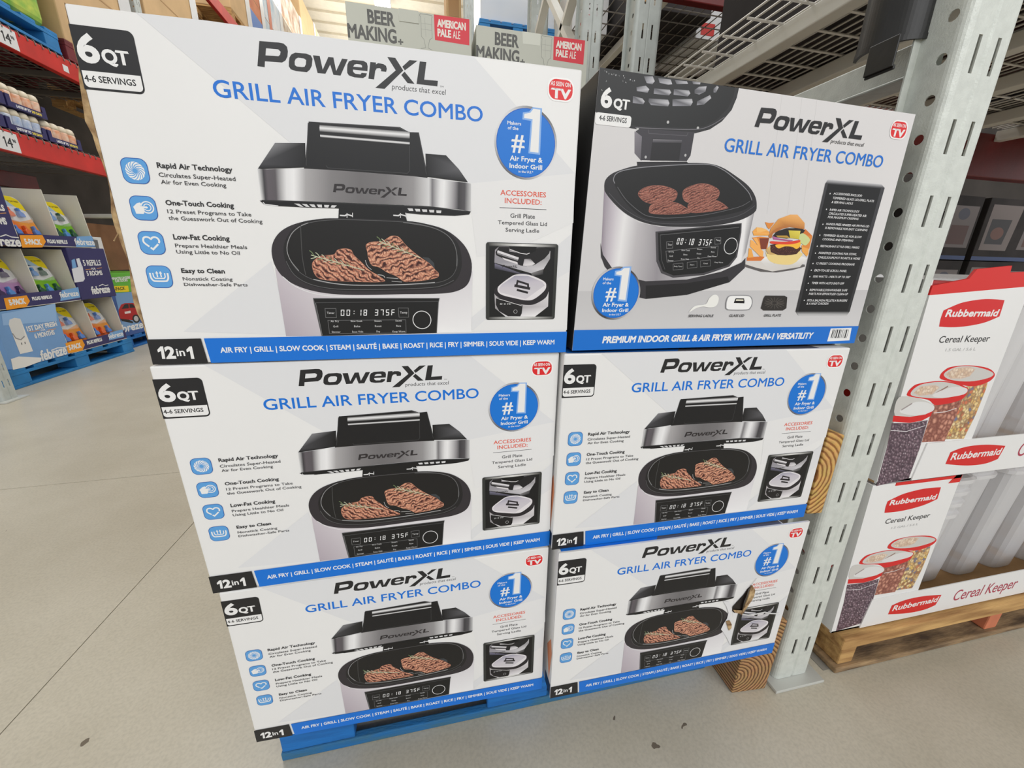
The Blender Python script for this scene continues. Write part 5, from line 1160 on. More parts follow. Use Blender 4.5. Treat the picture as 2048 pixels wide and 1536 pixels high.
rack_post(fr, 1.035, 1.05, z1, w=.1, lean=0.004, zp=1.17, material=M_GALV_FAR)
m = MB(); m.box(1.022, .056, 1.166, 1.05, 1.048, 1.208); m.box(1.02, .056, 1.162, 1.066, 1.048, 1.167)
m.build('brace', M_GALV, fr, bevel=.002)
m = MB(); m.box(1.0, -.022, 0.0005, 1.128, .08, .0075); m.build('foot_plate', mat('foot_plate_steel', (214, 216, 212), .5, metal=.3), fr, bevel=.001)
m = MB(); m.box(1.03, 1.03, 0.0005, 1.16, 1.13, .0075); m.build('foot_plate', MATS['foot_plate_steel'], fr)
# black guard clamped on the brace
t = thing('column_guard', 'black half-round plastic guard hanging on the upright above the right carton', 'guard', (1.0, .09, 1.2))
arc = [(1.003, .045), (.986, .049), (.971, .058), (.961, .072), (.957, .09), (.959, .108), (.966, .121), (.972, .128)]
arc = [tuple(p) for p in smooth_open(arc)]
outer = [Vector((x, y, 1.199)) for x, y in arc]
inner = [Vector((x + .004, y - .0005, 1.199)) for x, y in reversed(arc)]
m = MB(); m.prism(outer + inner, (0, 0, 1.0)); m.build('shell', M_BLACKRUB, t)
m = MB(); m.prism([Vector((p.x - .002, p.y - .0006, 1.195)) for p in outer] + [Vector((p.x, p.y, 1.195)) for p in inner], (0, 0, .007)); m.build('rim', M_BLACKRUB, t)
m = MB(); m.box(.953, .05, 1.16, .956, .09, 1.1985); m.box(.956, .05, 1.157, .9595, .09, 1.163); m.build('clip_tab', M_BLACKRUB, t, bevel=.001)

# timbers bolted along the upright, end grain to the aisle
M_LOG1 = wood_end('sawn_pine_end', (222, 176, 104), (150, 100, 48), (-0.935, 0, -0.53), 34)
M_LOG2 = wood_end('sawn_pine_end_weathered', (190, 146, 98), (108, 72, 42), (-0.90, 0, -0.05), 40)
m = MB(); m.hexa([(.963, -.004, .452), (.998, -.004, .45), (.998, 1.1, .45), (.963, 1.1, .452), (.959, -.004, .618), (.996, -.004, .609), (.996, 1.1, .609), (.959, 1.1, .618)])
tag(m.build('timber_rail', M_LOG1, bevel=.0015), 'pale sawn timber end beside the middle right carton', 'timber', 'timbers along the upright')
m = MB(); m.hexa([(.905, -.002, .002), (.985, -.008, .002), (.985, 1.1, .002), (.905, 1.1, .002), (.903, -.006, .205), (.985, -.012, .2), (.985, 1.1, .2), (.903, 1.1, .205)])
tag(m.build('timber_rail', M_LOG2, bevel=.002), 'weathered timber end on the floor beside the torn carton', 'timber', 'timbers along the upright')

# rack behind: second row of uprights
fr2 = thing('rack_upright', 'galvanised upright of the rack row behind, braced, left of the nearer post', 'rack frame', (1.03, 1.56, 0))
rack_post(fr2, 1.03, 1.56, 3.2, w=.1, zp=2.05, material=M_GALV_FAR)
rack_post(fr2, 1.05, 2.6, 3.4, w=.12, zp=2.4, material=M_GALV_FAR)
for a, b in (((1.09, 2.55, 1.75), (1.09, 1.64, 2.3)), ((1.09, 1.64, 1.75), (1.09, 2.55, 2.6)), ((1.09, 2.55, 2.3), (1.09, 1.7, 2.75))):
    m = MB(); m.strip(a, b, .045, .03); m.build('diagonal_brace', M_CHANNEL, fr2)

def wire_deck(label, x0, y0, x1, y1, z, pitch, cross_pitch, channels, group='wire decks', mw=None):
    t = thing('wire_deck', label, 'shelf', (x0, y0, z), group)
    mw = mw or M_WIRE; m = MB(); k = int((x1 - x0) / pitch)
    for i in range(k + 1):
        x = x0 + i * pitch; m.bar((x, y0, z), (x, y1, z), .0028, 5)
    yy = y0 + .02
    while yy < y1: m.bar((x0, yy, z - .006), (x1, yy, z - .006), .0034, 5); yy += cross_pitch
    m.build('wire_mesh', mw, t)
    for x in channels:
        m = MB(); m.box(x, y0, z - .05, x + .04, y1, z - .0095); m.build('channel', M_CHANNEL, t, bevel=.003)
    return t
wire_deck('wire deck overhead, seen from below beside the upright', 1.11, 0.04, 2.36, 1.0, 1.48, .0285, .0855, (1.21, 1.505, 1.8, 2.1))
wire_deck('wire deck overhead at the far right beyond the first', 2.38, 0.04, 3.64, 1.0, 1.48, .0285, .0855, (2.48, 2.78, 3.08, 3.38))
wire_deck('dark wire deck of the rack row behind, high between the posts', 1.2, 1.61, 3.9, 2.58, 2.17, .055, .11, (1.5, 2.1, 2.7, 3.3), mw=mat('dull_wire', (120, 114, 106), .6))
def beam(name, label, a, b, m_, group=None):
    m = MB(); m.box(*a, *b); return tag(m.build(name, m_, bevel=.004), label, 'beam', group)
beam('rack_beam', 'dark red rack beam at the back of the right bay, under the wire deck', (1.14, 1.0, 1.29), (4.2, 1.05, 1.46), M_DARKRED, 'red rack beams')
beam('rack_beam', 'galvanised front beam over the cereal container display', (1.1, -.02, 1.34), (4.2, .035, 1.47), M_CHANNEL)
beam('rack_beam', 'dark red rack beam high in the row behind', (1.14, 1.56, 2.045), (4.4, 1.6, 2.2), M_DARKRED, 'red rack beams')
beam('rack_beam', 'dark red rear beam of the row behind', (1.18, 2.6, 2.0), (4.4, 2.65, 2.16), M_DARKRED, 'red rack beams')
# goods on the decks above
random.seed(11)
for i, (x0, x1, y0, z, h, mm) in enumerate(((1.3, 1.78, .2, 1.486, .5, M_DARK), (1.82, 2.32, .15, 1.486, .55, mat('maroon_carton', (96, 56, 50), .8, var=.3)), (2.42, 3.0, .12, 1.486, .5, M_DARK), (3.04, 3.6, .12, 1.486, .5, MATS['maroon_carton']))):
    t = thing('stored_carton', ['dark carton on the wire deck, nearest the upright', 'maroon carton on the wire deck, second from the upright', 'dark carton on the far right wire deck', 'maroon carton at the far right end of the wire deck'][i], 'box', (x0, y0, z), 'cartons on the wire decks')
    m = MB(); m.box(x0, y0, z, x1, .95, z + h); m.build('carton_body', mm, t, bevel=.003)
    m = MB(); m.box(x0 + .1, y0 - .002, z + .1, x1 - .1, y0 - .0005, z + .3); m.build('label', M_TAG, t)
for i, (x0, x1, y0, h, mm) in enumerate(((1.2, 1.42, 2.2, .25, M_TAG), (1.45, 1.9, 1.9, .5, M_DARK), (1.95, 2.3, 2.1, .2, M_TAG), (2.32, 2.9, 1.8, .6, M_DARK), (3.0, 3.7, 1.8, .6, MATS['maroon_carton']))):
    t = thing('stored_carton', ['white carton at the left end of the dark wire deck', 'dark carton on the dark wire deck behind the near post', 'white carton between dark ones on the rear deck', 'tall dark carton on the rear deck', 'maroon carton on the rear deck, right end'][i], 'box', (x0, y0, 2.178), 'cartons on the rear deck')
    m = MB(); m.box(x0, y0, 2.178, x1, 2.55, 2.178 + h); m.build('carton_body', mm, t, bevel=.003)
    m = MB(); m.box(x0 + .03, y0 - .002, 2.2, x0 + .12, y0 - .0005, 2.26); m.build('label', M_REDBEAM if i in (0, 2) else M_KRAFT, t)

# dark appliance cartons across the aisle behind the cereal display
for i in range(6):
    col, lev = i % 2, i // 2
    x0 = (3.3, 4.02)[col]; z = .14 + lev * .405
    t = thing('appliance_carton', ['dark appliance carton, ground level, nearer the upright', 'dark appliance carton, ground level, farther right', 'dark appliance carton second up, nearer the upright', 'dark appliance carton second up, farther right', 'dark appliance carton on top behind the red display tab', 'dark appliance carton on top at the far right edge'][i], 'box', (x0, 1.64, z), 'dark appliance cartons')
    m = MB(); m.box(x0, 1.64, z, x0 + .66, 2.4, z + .4); m.build('carton_body', M_DARK, t, bevel=.003)
    P = Print(on_plane((x0, 1.64, z + .4), (.001, 0, 0), (0, 0, -.001), (0, -1, 0)))
    P.run([('p', (120, 108, 104), [(40, 40), (330, 40), (300, 330), (40, 330)]), ('p', (46, 66, 112), [(0, 372), (660, 372), (660, 398), (0, 398)]), ('p', (110, 100, 98), [(420, 60), (640, 60), (640, 320), (400, 320)]), ('L',), ('p', (40, 34, 34), [(70, 130), (260, 130), (240, 290), (70, 290)]), ('p', (84, 50, 40), [(440, 180), (600, 180), (600, 300), (440, 300)]), ('L',), ('e', (110, 70, 56), 160, 220, 60, 40), ('e', (70, 70, 84), 520, 110, 50, 36)])
    P.build('front_print', t)
block_pallet('pallet', 'blue pallet under the dark appliance cartons behind', 3.25, 1.62, 4.75, 2.5, .14, M_BLUEPAL, M_BLUEPAL)

# ------------------------------------------------------------------ cereal container display on the right
pt = thing('pallet', 'bare wooden pallet with salmon painted blocks under the cereal containers', 'pallet', (1.18, .02, 0))
for i, x in enumerate((1.182, 1.645, 2.1)):
    m = MB(); m.box(x, -.004, .016, x + .042, 1.04, .077); m.build('stringer', M_PALPINK if i == 1 else M_PALWOOD, pt, bevel=.003)
for i in range(6):
    y = -.014 + i * .19
    m = MB(); m.box(1.16, y, .0775, 2.16, y + .13, .109); m.build('deck_board', M_PALWOOD, pt, bevel=.003)
for y in (-.012, .45, .9):
    m = MB(); m.box(1.17, y, .001, 2.15, y + .13, .0155); m.build('bottom_board', M_PALWOOD_DARK, pt, bevel=.003)
m = MB(); m.box(1.152, .0, .0008, 1.9, .9, .0012); structure(m.build('trim_1', mat('floor_plate', (150, 147, 140), .5)))

M_REDCARD = mat('red_card', (220, 34, 30), 0.5)
def cereal_tray(x0, z0, label, du, dv, dlu, dlv, top):
    y0, y1 = 0.004, .72; x1 = x0 + .96; h = .378; ct = .004
    t = thing('display_tray', label, 'tray', (x0, y0, z0), 'cereal container display trays')
    m = MB(); m.box(x0, y0, z0, x1, y1, z0 + ct); m.build('tray_base', M_KRAFT, t)
    sl = -.027; m = MB(); m.hexa([(x0, y0 + ct, z0 + ct), (x0 + ct, y0 + ct, z0 + ct), (x0 + ct, y1, z0 + ct), (x0, y1, z0 + ct), (x0 + sl, y0 + ct, z0 + h), (x0 + ct + sl, y0 + ct, z0 + h), (x0 + ct + sl, y1, z0 + h), (x0 + sl, y1, z0 + h)]); m.build('side_panel', M_CARTON, t)
    P = Print(on_plane((x0 + sl, y0, z0 + h), (0, .001, 0), (-sl / h * .001, 0, -.001), (-1, 0, 0)))
    P.run([('p', (200, 40, 36), [(30, 218), (90, 208), (110, 225), (90, 245), (30, 240)]), ('p', (150, 110, 96), [(32, 244), (88, 246), (76, 372), (40, 372)])]); P.build('side_print', t)
    m = MB(); m.box(x1 - ct, y0, z0 + ct, x1, y1, z0 + h); m.build('side_panel', M_CARTON, t)
    m = MB(); m.box(x0 + ct, y1 - ct, z0 + ct, x1 - ct, y1, z0 + h); m.build('back_panel', M_CARTON, t)
    fp = MB(); w1 = 1.345 - .0 + (du * .001 if du > 0 else 0) * .0
    if top:
        fp.prism([Vector((x0, y0, z0)), Vector((1.333, y0, z0)), Vector((1.318, y0, .863)), Vector((x0 + sl, y0, .847))], (0, .004, 0))
    else:
        fp.prism([Vector((x0, y0, z0)), Vector((1.365, y0, z0)), Vector((1.344, y0, z0 + h)), Vector((x0 + sl, y0, z0 + h))], (0, .004, 0))
    fp.build('end_panel', M_CARTON, t)
    rb = MB()
    if top:
        z = .842
        rb.prism([Vector((x0 + sl, y0, .847)), Vector((1.318, y0, .863)), Vector((1.315, y0, .888)), Vector((1.256, y0, .885)), Vector((1.254, y0, .896)), Vector((1.178, y0, .889)), Vector((1.168, y0, .874)), Vector((x0 + sl, y0, .862))], (0, .004, 0))
    else:
        rb.prism([Vector((x0 + .03, y0 - .0008, z0 + h - .006)), Vector((1.344, y0 - .0008, z0 + h - .006)), Vector((1.344, y0 - .0008, z0 + h + .001)), Vector((x0 + .03, y0 - .0008, z0 + h + .001))], (0, .0006, 0))
        rb.prism([Vector((1.315, y0 - .0008, z0 + h - .016)), Vector((1.345, y0 - .0008, z0 + h - .016)), Vector((1.345, y0 - .0008, z0 + h + .001)), Vector((1.328, y0 - .0008, z0 + h + .001))], (0, .0006, 0))
    rb.build('red_edge', M_REDCARD, t)
    P = Print(on_plane((1.0, y0, .9), (.001, 0, 0), (0, 0, -.001), (0, -1, 0))); P.run(shifted(CEREAL_PRINT, du, dv)); P.build('panel_print', t)
    lp = MB(); lx = 1.206 if top else 1.219
    yl = y0 - .0022
    lp.prism([Vector((lx, yl, z0)), Vector((x1, yl, z0)), Vector((x1, yl, z0 + .079)), Vector((lx + .006, yl, z0 + .079))], (0, .002, 0)); lp.build('front_lip', M_CARTON, t)
    P = Print(on_plane((1.0, yl, .9), (.001, 0, 0), (0, 0, -.001), (0, -1, 0))); P.run(shifted(CEREAL_LIP_PRINT, dlu, dlv)); P.build('lip_print', t)
    return t
cereal_tray(1.142, .112, 'white cereal container display tray standing on the bare wooden pallet', 31, 373, 10.4, 385.4, False)
cereal_tray(1.121, .4935, 'white cereal container display tray with a red top edge, stacked on another', 0, 0, 0, 0, True)
def container(x, y, z, label, n, h, w=.1, d=.19):
    """tapered clear container, or a nest of them: one body with the rims of those stacked in it showing"""
    t = thing('cereal_container', label, 'container', (x, y, z), 'clear cereal containers')
    def ringpts(s, zz):
        a = []
        for i in range(36):
            q = 6.28319 * i / 36; cx, cy = math.cos(q), math.sin(q); k = (abs(cx) ** 4 + abs(cy) ** 4) ** -.25
            a.append(Vector((x + cx * k * w / 2 * s, y + cy * k * d / 2 * s, zz)))
        return a
    m = MB(); rows = [ringpts(.80, z), ringpts(.82, z + .004), ringpts(1.0, z + h)]
    for a, b in zip(rows, rows[1:]):
        for i in range(36): j = (i + 1) % 36; m.quad(a[i], a[j], b[j], b[i])
    m.poly(rows[0]); m.build('body', M_CLEAR, t, smooth=True)
    for k in range(n):
        zz = z + h - k * .03; m = MB()
        a, b = ringpts(1.0 - k * .012, zz - .008), ringpts(1.05 - k * .012, zz - .006); c, dd = ringpts(1.06 - k * .012, zz + .004), ringpts(.99 - k * .012, zz + .006)
        for p, q in ((a, b), (b, c), (c, dd)):
            for i in range(36): j = (i + 1) % 36; m.quad(p[i], p[j], q[j], q[i])
        m.build('rim', M_CLEAR, t, smooth=True)
names = ['nearest the printed end panel', 'second from the printed end panel', 'third from the printed end panel', 'fourth from the printed end panel', 'fifth from the printed end panel']
for k, x in enumerate((1.405, 1.53, 1.665, 1.8, 1.935)):
    container(x, .12 + (.03 if k else 0), .117, 'nested clear plastic containers in the lower tray, ' + names[k], 4 if k == 0 else 2, .34 if k == 0 else .35, .1 if k == 0 else .12)
    container(x - .012, .12 + (.03 if k else 0), .4985, 'nested clear plastic containers in the upper tray, ' + names[k], 2, .365, .11 if k == 0 else .12)
lid = MB(); lid.lathe([(.05, 0), (.052, .012), (.046, .016)], (1.19, .09, .852), 20)
tag(lid.build('container_lid', mat('pink_red_lid', (206, 84, 88), .4)), 'pinkish red lid showing above the red edged tray panel', 'lid')
m = MB(); m.box(1.13, .04, .82, 1.25, .2, .852); tag(m.build('lid_pack', M_CLEAR), 'clear wrapped pack under the pinkish lid in the upper tray', 'pack')

# ------------------------------------------------------------------ left aisle: racking, shelf goods, air freshener display
XF = -2.35
beam('rack_beam', 'bright red shelf beam with a price tag, over the refill display', (XF - .05, 2.42, 1.49), (XF, 4.9, 1.625), M_REDBEAM, 'red shelf beams of the left rack')
beam('rack_beam', 'bright red upper shelf beam carrying the blue pallet', (XF - .05, 2.42, 2.16), (XF, 4.9, 2.285), M_REDBEAM, 'red shelf beams of the left rack')
beam('rack_beam', 'red beam of the third level, farther along the left aisle', (XF - .05, 5.05, 4.08), (XF, 16.5, 4.24), M_REDBEAM, 'red shelf beams of the left rack')
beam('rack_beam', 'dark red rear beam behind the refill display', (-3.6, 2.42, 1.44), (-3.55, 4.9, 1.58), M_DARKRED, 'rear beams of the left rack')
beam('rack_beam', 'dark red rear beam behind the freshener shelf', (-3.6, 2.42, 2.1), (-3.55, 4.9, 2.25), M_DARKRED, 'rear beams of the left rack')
beam('rack_beam', 'red upper beam under the tan cartons beyond the grey post', (XF - .05, 5.05, 2.16), (XF, 16.5, 2.285), M_REDBEAM, 'red shelf beams of the left rack')
fr3 = thing('rack_upright', 'white galvanised post at the left edge, on the floor beside the blue pallet', 'rack frame', (-2.29, 2.32, 0))
rack_post(fr3, -2.2, 2.3, 3.0, w=.09, zp=.3, axis='y', material=M_GALV_FAR)
m = MB(); m.box(-2.3, 2.27, .001, -2.17, 2.42, .008); m.build('foot_plate', MATS['foot_plate_steel'], fr3)
fr4 = thing('rack_upright', 'grey rack post between tan cartons of the upper left shelf', 'rack frame', (-2.35, 4.93, 0))
rack_post(fr4, -2.34, 4.93, 7.2, w=.1, zp=.3, axis='y', material=M_GALV_FAR)
def left_deck(label, z):
    t = thing('wire_deck', label, 'shelf', (-3.5, 2.45, z), 'wire decks of the left rack')
    m = MB(); y = 2.47
    while y < 4.9: m.bar((-3.54, y, z), (XF - .003, y, z), .004, 5); m.bar((XF - .003, y, z), (XF + .004, y, z - .03), .004, 5); y += .06
    x = -3.5
    while x < XF: m.bar((x, 2.44, z - .008), (x, 4.9, z - .008), .004, 5); x += .1
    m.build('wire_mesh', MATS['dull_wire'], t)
    for y in (2.6, 3.1, 3.6, 4.1, 4.6):
        m = MB(); m.box(-3.54, y, z - .05, XF - .055, y + .04, z - .013); m.build('channel', MATS['dull_wire'], t)
left_deck('wire deck holding the air freshener trays', 1.633)
left_deck('wire deck under the blue pallet on the upper left shelf', 2.294)
def price_tag(label, y0, y1, z0, z1):
    t = thing('price_tag', label, 'price tag', (XF, y0, z0), 'price tags')
    m = MB(); m.box(XF + .0005, y0, z0, XF + .002, y1, z1); m.build('card', M_TAG, t)
    w = (y1 - y0) * 1000; h = (z1 - z0) * 1000
    P = Print(on_plane((XF + .002, y0, z1), (0, .001, 0), (0, 0, -.001), (1, 0, 0)))
    P.run([('t', '$', w * .48, w * .54, h * .38, h * .2, (40, 40, 44), 1.5, 0), ('t', '4', w * .68, w * .82, h * .82, h * .52, (40, 40, 44), 3, 0), ('p', (40, 40, 44), [(w * .58, h * .42), (w * .62, h * .3), (w * .655, h * .3), (w * .655, h * .82), (w * .62, h * .82), (w * .62, h * .44)]), ('t', '98', w * .83, w * .93, h * .5, h * .18, (40, 40, 44), 2, 0)])
    P.build('tag_print', t)
price_tag('white price tag reading 14 on the lower red beam', 2.9, 3.16, 1.497, 1.61)
price_tag('white price tag reading 14 on the upper red beam', 3.13, 3.4, 2.165, 2.275)
m = MB(); m.box(XF + .0005, 3.76, 2.19, XF + .002, 3.81, 2.235); tag(m.build('barcode_label', M_TAG), 'small white label at the far end of the upper red beam', 'label')

# air fresheners in navy trays
M_NAVY = mat('navy_card', (50, 46, 104), 0.5, var=0.04)
def can(x, y, z, body, label, group):
    t = thing('air_freshener_can', label, 'can', (x, y, z), group)
    m = MB(); m.lathe([(.0, 0), (.034, 0), (.035, .004), (.035, .085), (.033, .092)], (x, y, z), 14); m.build('can_body', body, t, smooth=True)
    m = MB(); m.lathe([(.033, .0925), (.033, .11), (.027, .128), (.016, .135), (.0, .136)], (x, y, z), 14); m.build('cap', mat('cream_cap', (240, 228, 204), .4), t, smooth=True)
M_CANS = [mat('orange_can_wrap', (238, 160, 116), .35, col2=(244, 226, 206), scale=26), mat('blue_can_wrap', (160, 184, 222), .35, col2=(232, 232, 236), scale=26), mat('tan_can_wrap', (226, 196, 150), .35, col2=(150, 110, 96), scale=26)]
TR = [('lower left, under the stacked tray', 2.83, 3.125, 1.64, 2), ('lower middle with blue cans', 3.14, 3.435, 1.64, 1), ('at the far end with orange cans', 3.45, 3.745, 1.64, 0), ('upper, left edge of the frame', 2.88, 3.175, 1.785, 0), ('upper with orange cans', 3.19, 3.485, 1.785, 0)]
for where, y0, y1, z, ci in TR:
    t = thing('freshener_tray', 'navy cardboard tray of air fresheners, ' + where, 'tray', (XF - .3, y0, z), 'navy freshener trays')
    xf = XF - .01
    m = MB(); m.box(xf - .3, y0, z, xf, y1, z + .003); m.build('tray_base', M_NAVY, t)
    m = MB(); m.box(xf - .003, y0, z + .003, xf, y1, z + .034); m.box(xf - .003, y0, z + .034, xf, y0 + .03, z + .075); m.box(xf - .003, y1 - .03, z + .034, xf, y1, z + .075); m.build('front_lip', M_NAVY, t)
    for y in (y0, y1 - .003): m = MB(); m.prism([Vector((xf - .003, y, z + .003)), Vector((xf - .3, y, z + .003)), Vector((xf - .3, y, z + .1)), Vector((xf - .1, y, z + .1)), Vector((xf - .06, y, z + .07)), Vector((xf - .003, y, z + .075))], (0, .003, 0)); m.build('side_panel', M_NAVY, t)
    P = Print(on_plane((xf, y0, z + .034), (0, .001, 0), (0, 0, -.001), (1, 0, 0)))
    P.run([('t', 'LASTS UP TO', 60, 165, 26, 17, (236, 236, 240), 3, 0), ('t', '240 DAYS', 172, 250, 26, 17, (236, 214, 90), 3, 0)]); P.build('lip_print', t)
    for k in range(4):
        for r in range(2):
            can(xf - .042 - r * .075, y0 + .04 + k * .0717, z + .004, M_CANS[ci], ('orange', 'blue', 'tan')[ci] + ' air freshener can, ' + (', front row' if r == 0 else ', second row')[2:] + ' of tray ' + ('one', 'two', 'three', 'four', 'five')[[q[0] for q in TR].index(where)].replace('one', 'lowest, at the picture edge').replace('two', 'in the lower middle').replace('three', 'at the far end').replace('four', 'upper, at the picture edge').replace('five', 'stacked on the blue cans'), 'cans in the tray ' + where + (', front row' if r == 0 else ', second row'))
# blue pallet with green bags on the upper shelf
block_pallet('pallet', 'bright blue pallet on the upper left shelf under green bags', -3.4, 2.6, XF - .005, 3.8, .136, mat('bright_blue_paint', (36, 136, 206), .6, var=.15), MATS['bright_blue_paint'], along='y', z=2.301)
M_GREEN = mat('green_printed_bag', (90, 176, 60), .4, col2=(226, 226, 90), scale=9)
for k in range(3):
    y0 = 2.66 + k * .372
    m = MB(); m.box(-3.3, y0, 2.439, XF - .03, y0 + .36, 2.95); tag(m.build('product_bag', M_GREEN, bevel=.05, seg=3), 'green and yellow printed bag on the blue pallet, ' + ['left end', 'middle', 'beside the tan cartons'][k], 'bag', 'green bags')
block_pallet('pallet', 'dark maroon pallet beside the bright blue pallet on the shelf', -3.4, 3.86, XF - .005, 4.86, .136, mat('maroon_paint', (124, 34, 44), .6, var=.2), MATS['maroon_paint'], along='y', z=2.301)
def load(label, y0, y1, z0, z1, m_, ops=None, wrap=False, x0=-3.4, group='loads on the left rack'):
    t = thing('stored_load', label, 'box', (x0, y0, z0), group)
    m = MB(); m.box(x0, y0, z0, -2.37, y1, z1); m.build('carton_body', m_, t, bevel=.01)
    m = MB(); zz = z0 + .03
    for q in (.33, .66): m.box(-2.3695, y0 + .01, z0 + (z1 - z0) * q, -2.3685, y1 - .01, z0 + (z1 - z0) * q + .012)
    m.build('seam_tape', M_KRAFT if m_ is not M_KRAFT else M_CARTON_TAPE, t)
    if ops:
        P = Print(on_plane((-2.368, y0, z1), (0, .001, 0), (0, 0, -.001), (1, 0, 0)), step=1e-4, base=1e-3); P.run(ops); P.build('front_print', t)
    if wrap:
        m = MB(); m.prism([Vector((-2.362, y1 - .15, z0)), Vector((-2.35, y1 + .012, z0)), Vector((-2.35, y1 + .012, z1)), Vector((-2.362, y1 - .12, z1))], (-.002, 0, 0)); m.build('stretch_wrap', M_WRAP, t)
M_CARTON_TAPE = mat('brown_tape', (186, 144, 96), .4)
M_KRAFT2 = mat('pale_kraft', (222, 186, 138), .8, var=.06, scale=5)
load('tan carton load on the maroon pallet', 3.9, 4.84, 2.44, 4.0, M_KRAFT2, None, True)
block_pallet('pallet', 'wooden pallet under the tan load beyond the grey post', -3.4, 5.15, XF - .02, 6.3, .136, M_PALWOOD, M_PALWOOD, along='y', z=2.289, group='pallets of the left rack')
load('tan carton load just beyond the grey post', 5.15, 6.3, 2.428, 4.0, M_KRAFT2, [('l', (150, 110, 70), 10, [(420, 150), (520, 240)]), ('l', (150, 110, 70), 10, [(480, 150), (560, 240)]), ('l', (150, 110, 70), 10, [(560, 150), (660, 260)])], True)
LD = [(7.55, 8.35, M_KRAFT2, 'tan carton load on the third level, nearest the grey post', None),
      (8.4, 9.1, mat('orange_load', (226, 150, 96), .6, col2=(200, 110, 70), scale=3), 'orange printed load with a blue base on the third level', [('p', (50, 110, 190), [(0, 1500), (700, 1500), (700, 1900), (0, 1900)])]),
      (9.15, 10.3, mat('white_picture_load', (236, 236, 238), .5, col2=(150, 186, 210), scale=3.2), 'white and blue pictured load on the third level', [('p', (206, 110, 80), [(300, 300), (520, 500), (420, 1300), (250, 1500)])]),
      (10.4, 12.0, mat('snack_bags', (226, 214, 196), .4, col2=(150, 110, 80), scale=5), 'bagged snack load in clear wrap on the third level', None),
      (12.1, 13.6, M_KRAFT2, 'tan carton load between bagged loads on the third level', None),
      (13.7, 16.2, mat('yellow_white_bags', (244, 240, 226), .4, col2=(240, 200, 60), scale=1.6), 'white and yellow bagged load at the far end of the third level', [('p', (200, 60, 60), [(1500, 300), (1900, 400), (1800, 1500), (1500, 1400)])])]
for y0, y1, mm, lb, ops in LD:
    block_pallet('pallet', 'pallet under the ' + lb.replace(' on the third level', '').replace(' at the far end of the third level', ' far along the aisle').replace(', nearest the grey post', ' nearest the grey post'), -3.4, y0, XF - .02, y1, .136, M_PALWOOD, M_PALWOOD, along='y', z=4.243, group='pallets of the left rack')
    load(lb, y0, y1, 4.382, 6.3 if y0 < 12 else 6.9, mm, ops, True)

# refill display on its blue pallet
block_pallet('pallet', 'bright blue pallet on the floor under the air freshener refill display', -3.4, 2.56, XF, 3.69, .128, MATS['bright_blue_paint'], MATS['bright_blue_paint'], along='y')
M_LBLUE = mat('light_blue_card', (122, 168, 222), .5, var=.03)
def display_box(label, y0, y1, z0, z1, m_, ops, x1=XF, depth=.5):
    t = thing('display_box', label, 'display', (x1 - depth, y0, z0), 'refill display boxes')
    m = MB(); m.box(x1 - depth, y0, z0, x1, y1, z1); bd = m.build('carton_body', m_, t, bevel=.004)
    P = Print(on_plane((x1, 2.5, 1.4), (0, .001, 0), (0, 0, -.001), (1, 0, 0)), step=6e-5, base=6e-4); P.run(ops); P.build('front_print', bd)
display_box('light blue display box picturing a wall outlet, bottom left of the refill display', 2.585, 3.035, .13, .497, M_LBLUE, BLUE_BOX_PRINT)
display_box('navy display box reading 5 refills, right end of the refill display', 3.285, 3.66, .505, .895, M_NAVY, NAVY_BOX_PRINT)
display_box('navy display box at the top left of the refill display beside the post', 2.5, 2.93, .9, 1.275, M_NAVY, NAVY_BOX_PRINT_CUT)
def refill_tray(label, y0, y1, z0, z1, zl, div, ops):
    t = thing('refill_tray', label, 'tray', (XF - .5, y0, z0), 'refill display trays')
    m = MB(); m.box(XF - .5, y0, z0, XF, y1, z0 + .004); m.build('tray_base', M_CREAM, t)
    m = MB(); m.box(XF - .5, y0, z0 + .004, XF - .496, y1, z1); m.build('back_panel', M_CREAM, t)
    for y in (y0, div, y1 - .004):
        m = MB(); m.prism([Vector((XF - .004, y, z0 + .004)), Vector((XF - .496, y, z0 + .004)), Vector((XF - .496, y, z1)), Vector((XF - .03, y, z1))], (0, .006, 0)); m.build('divider' if y == div else 'side_panel', M_CREAM, t)
    m = MB(); m.box(XF - .003, y0, z0 + .004, XF, y1, zl); m.build('front_lip', M_NAVY, t)
    P = Print(on_plane((XF, 2.5, 1.4), (0, .001, 0), (0, 0, -.001), (1, 0, 0)), step=6e-5, base=6e-4); P.run(ops); P.build('lip_print', t)
refill_tray('top tray of the refill display, orange and green packs', 2.94, 3.575, .9, 1.29, .978, 3.262, REFILL_LIP_TOP)
refill_tray('middle tray of the refill display, purple and green packs', 2.52, 3.278, .505, .88, .595, 2.955, REFILL_LIP_MIDDLE)
refill_tray('bottom tray of the refill display, two orange packs', 3.045, 3.64, .13, .495, .205, 3.325, REFILL_LIP_BOTTOM)
PACK = {'orange': ((240, 110, 50), (246, 170, 70), (90, 140, 220)), 'green': ((140, 196, 30), (120, 190, 40), (40, 90, 70)), 'purple': ((176, 130, 186), (196, 150, 196), (60, 40, 90))}
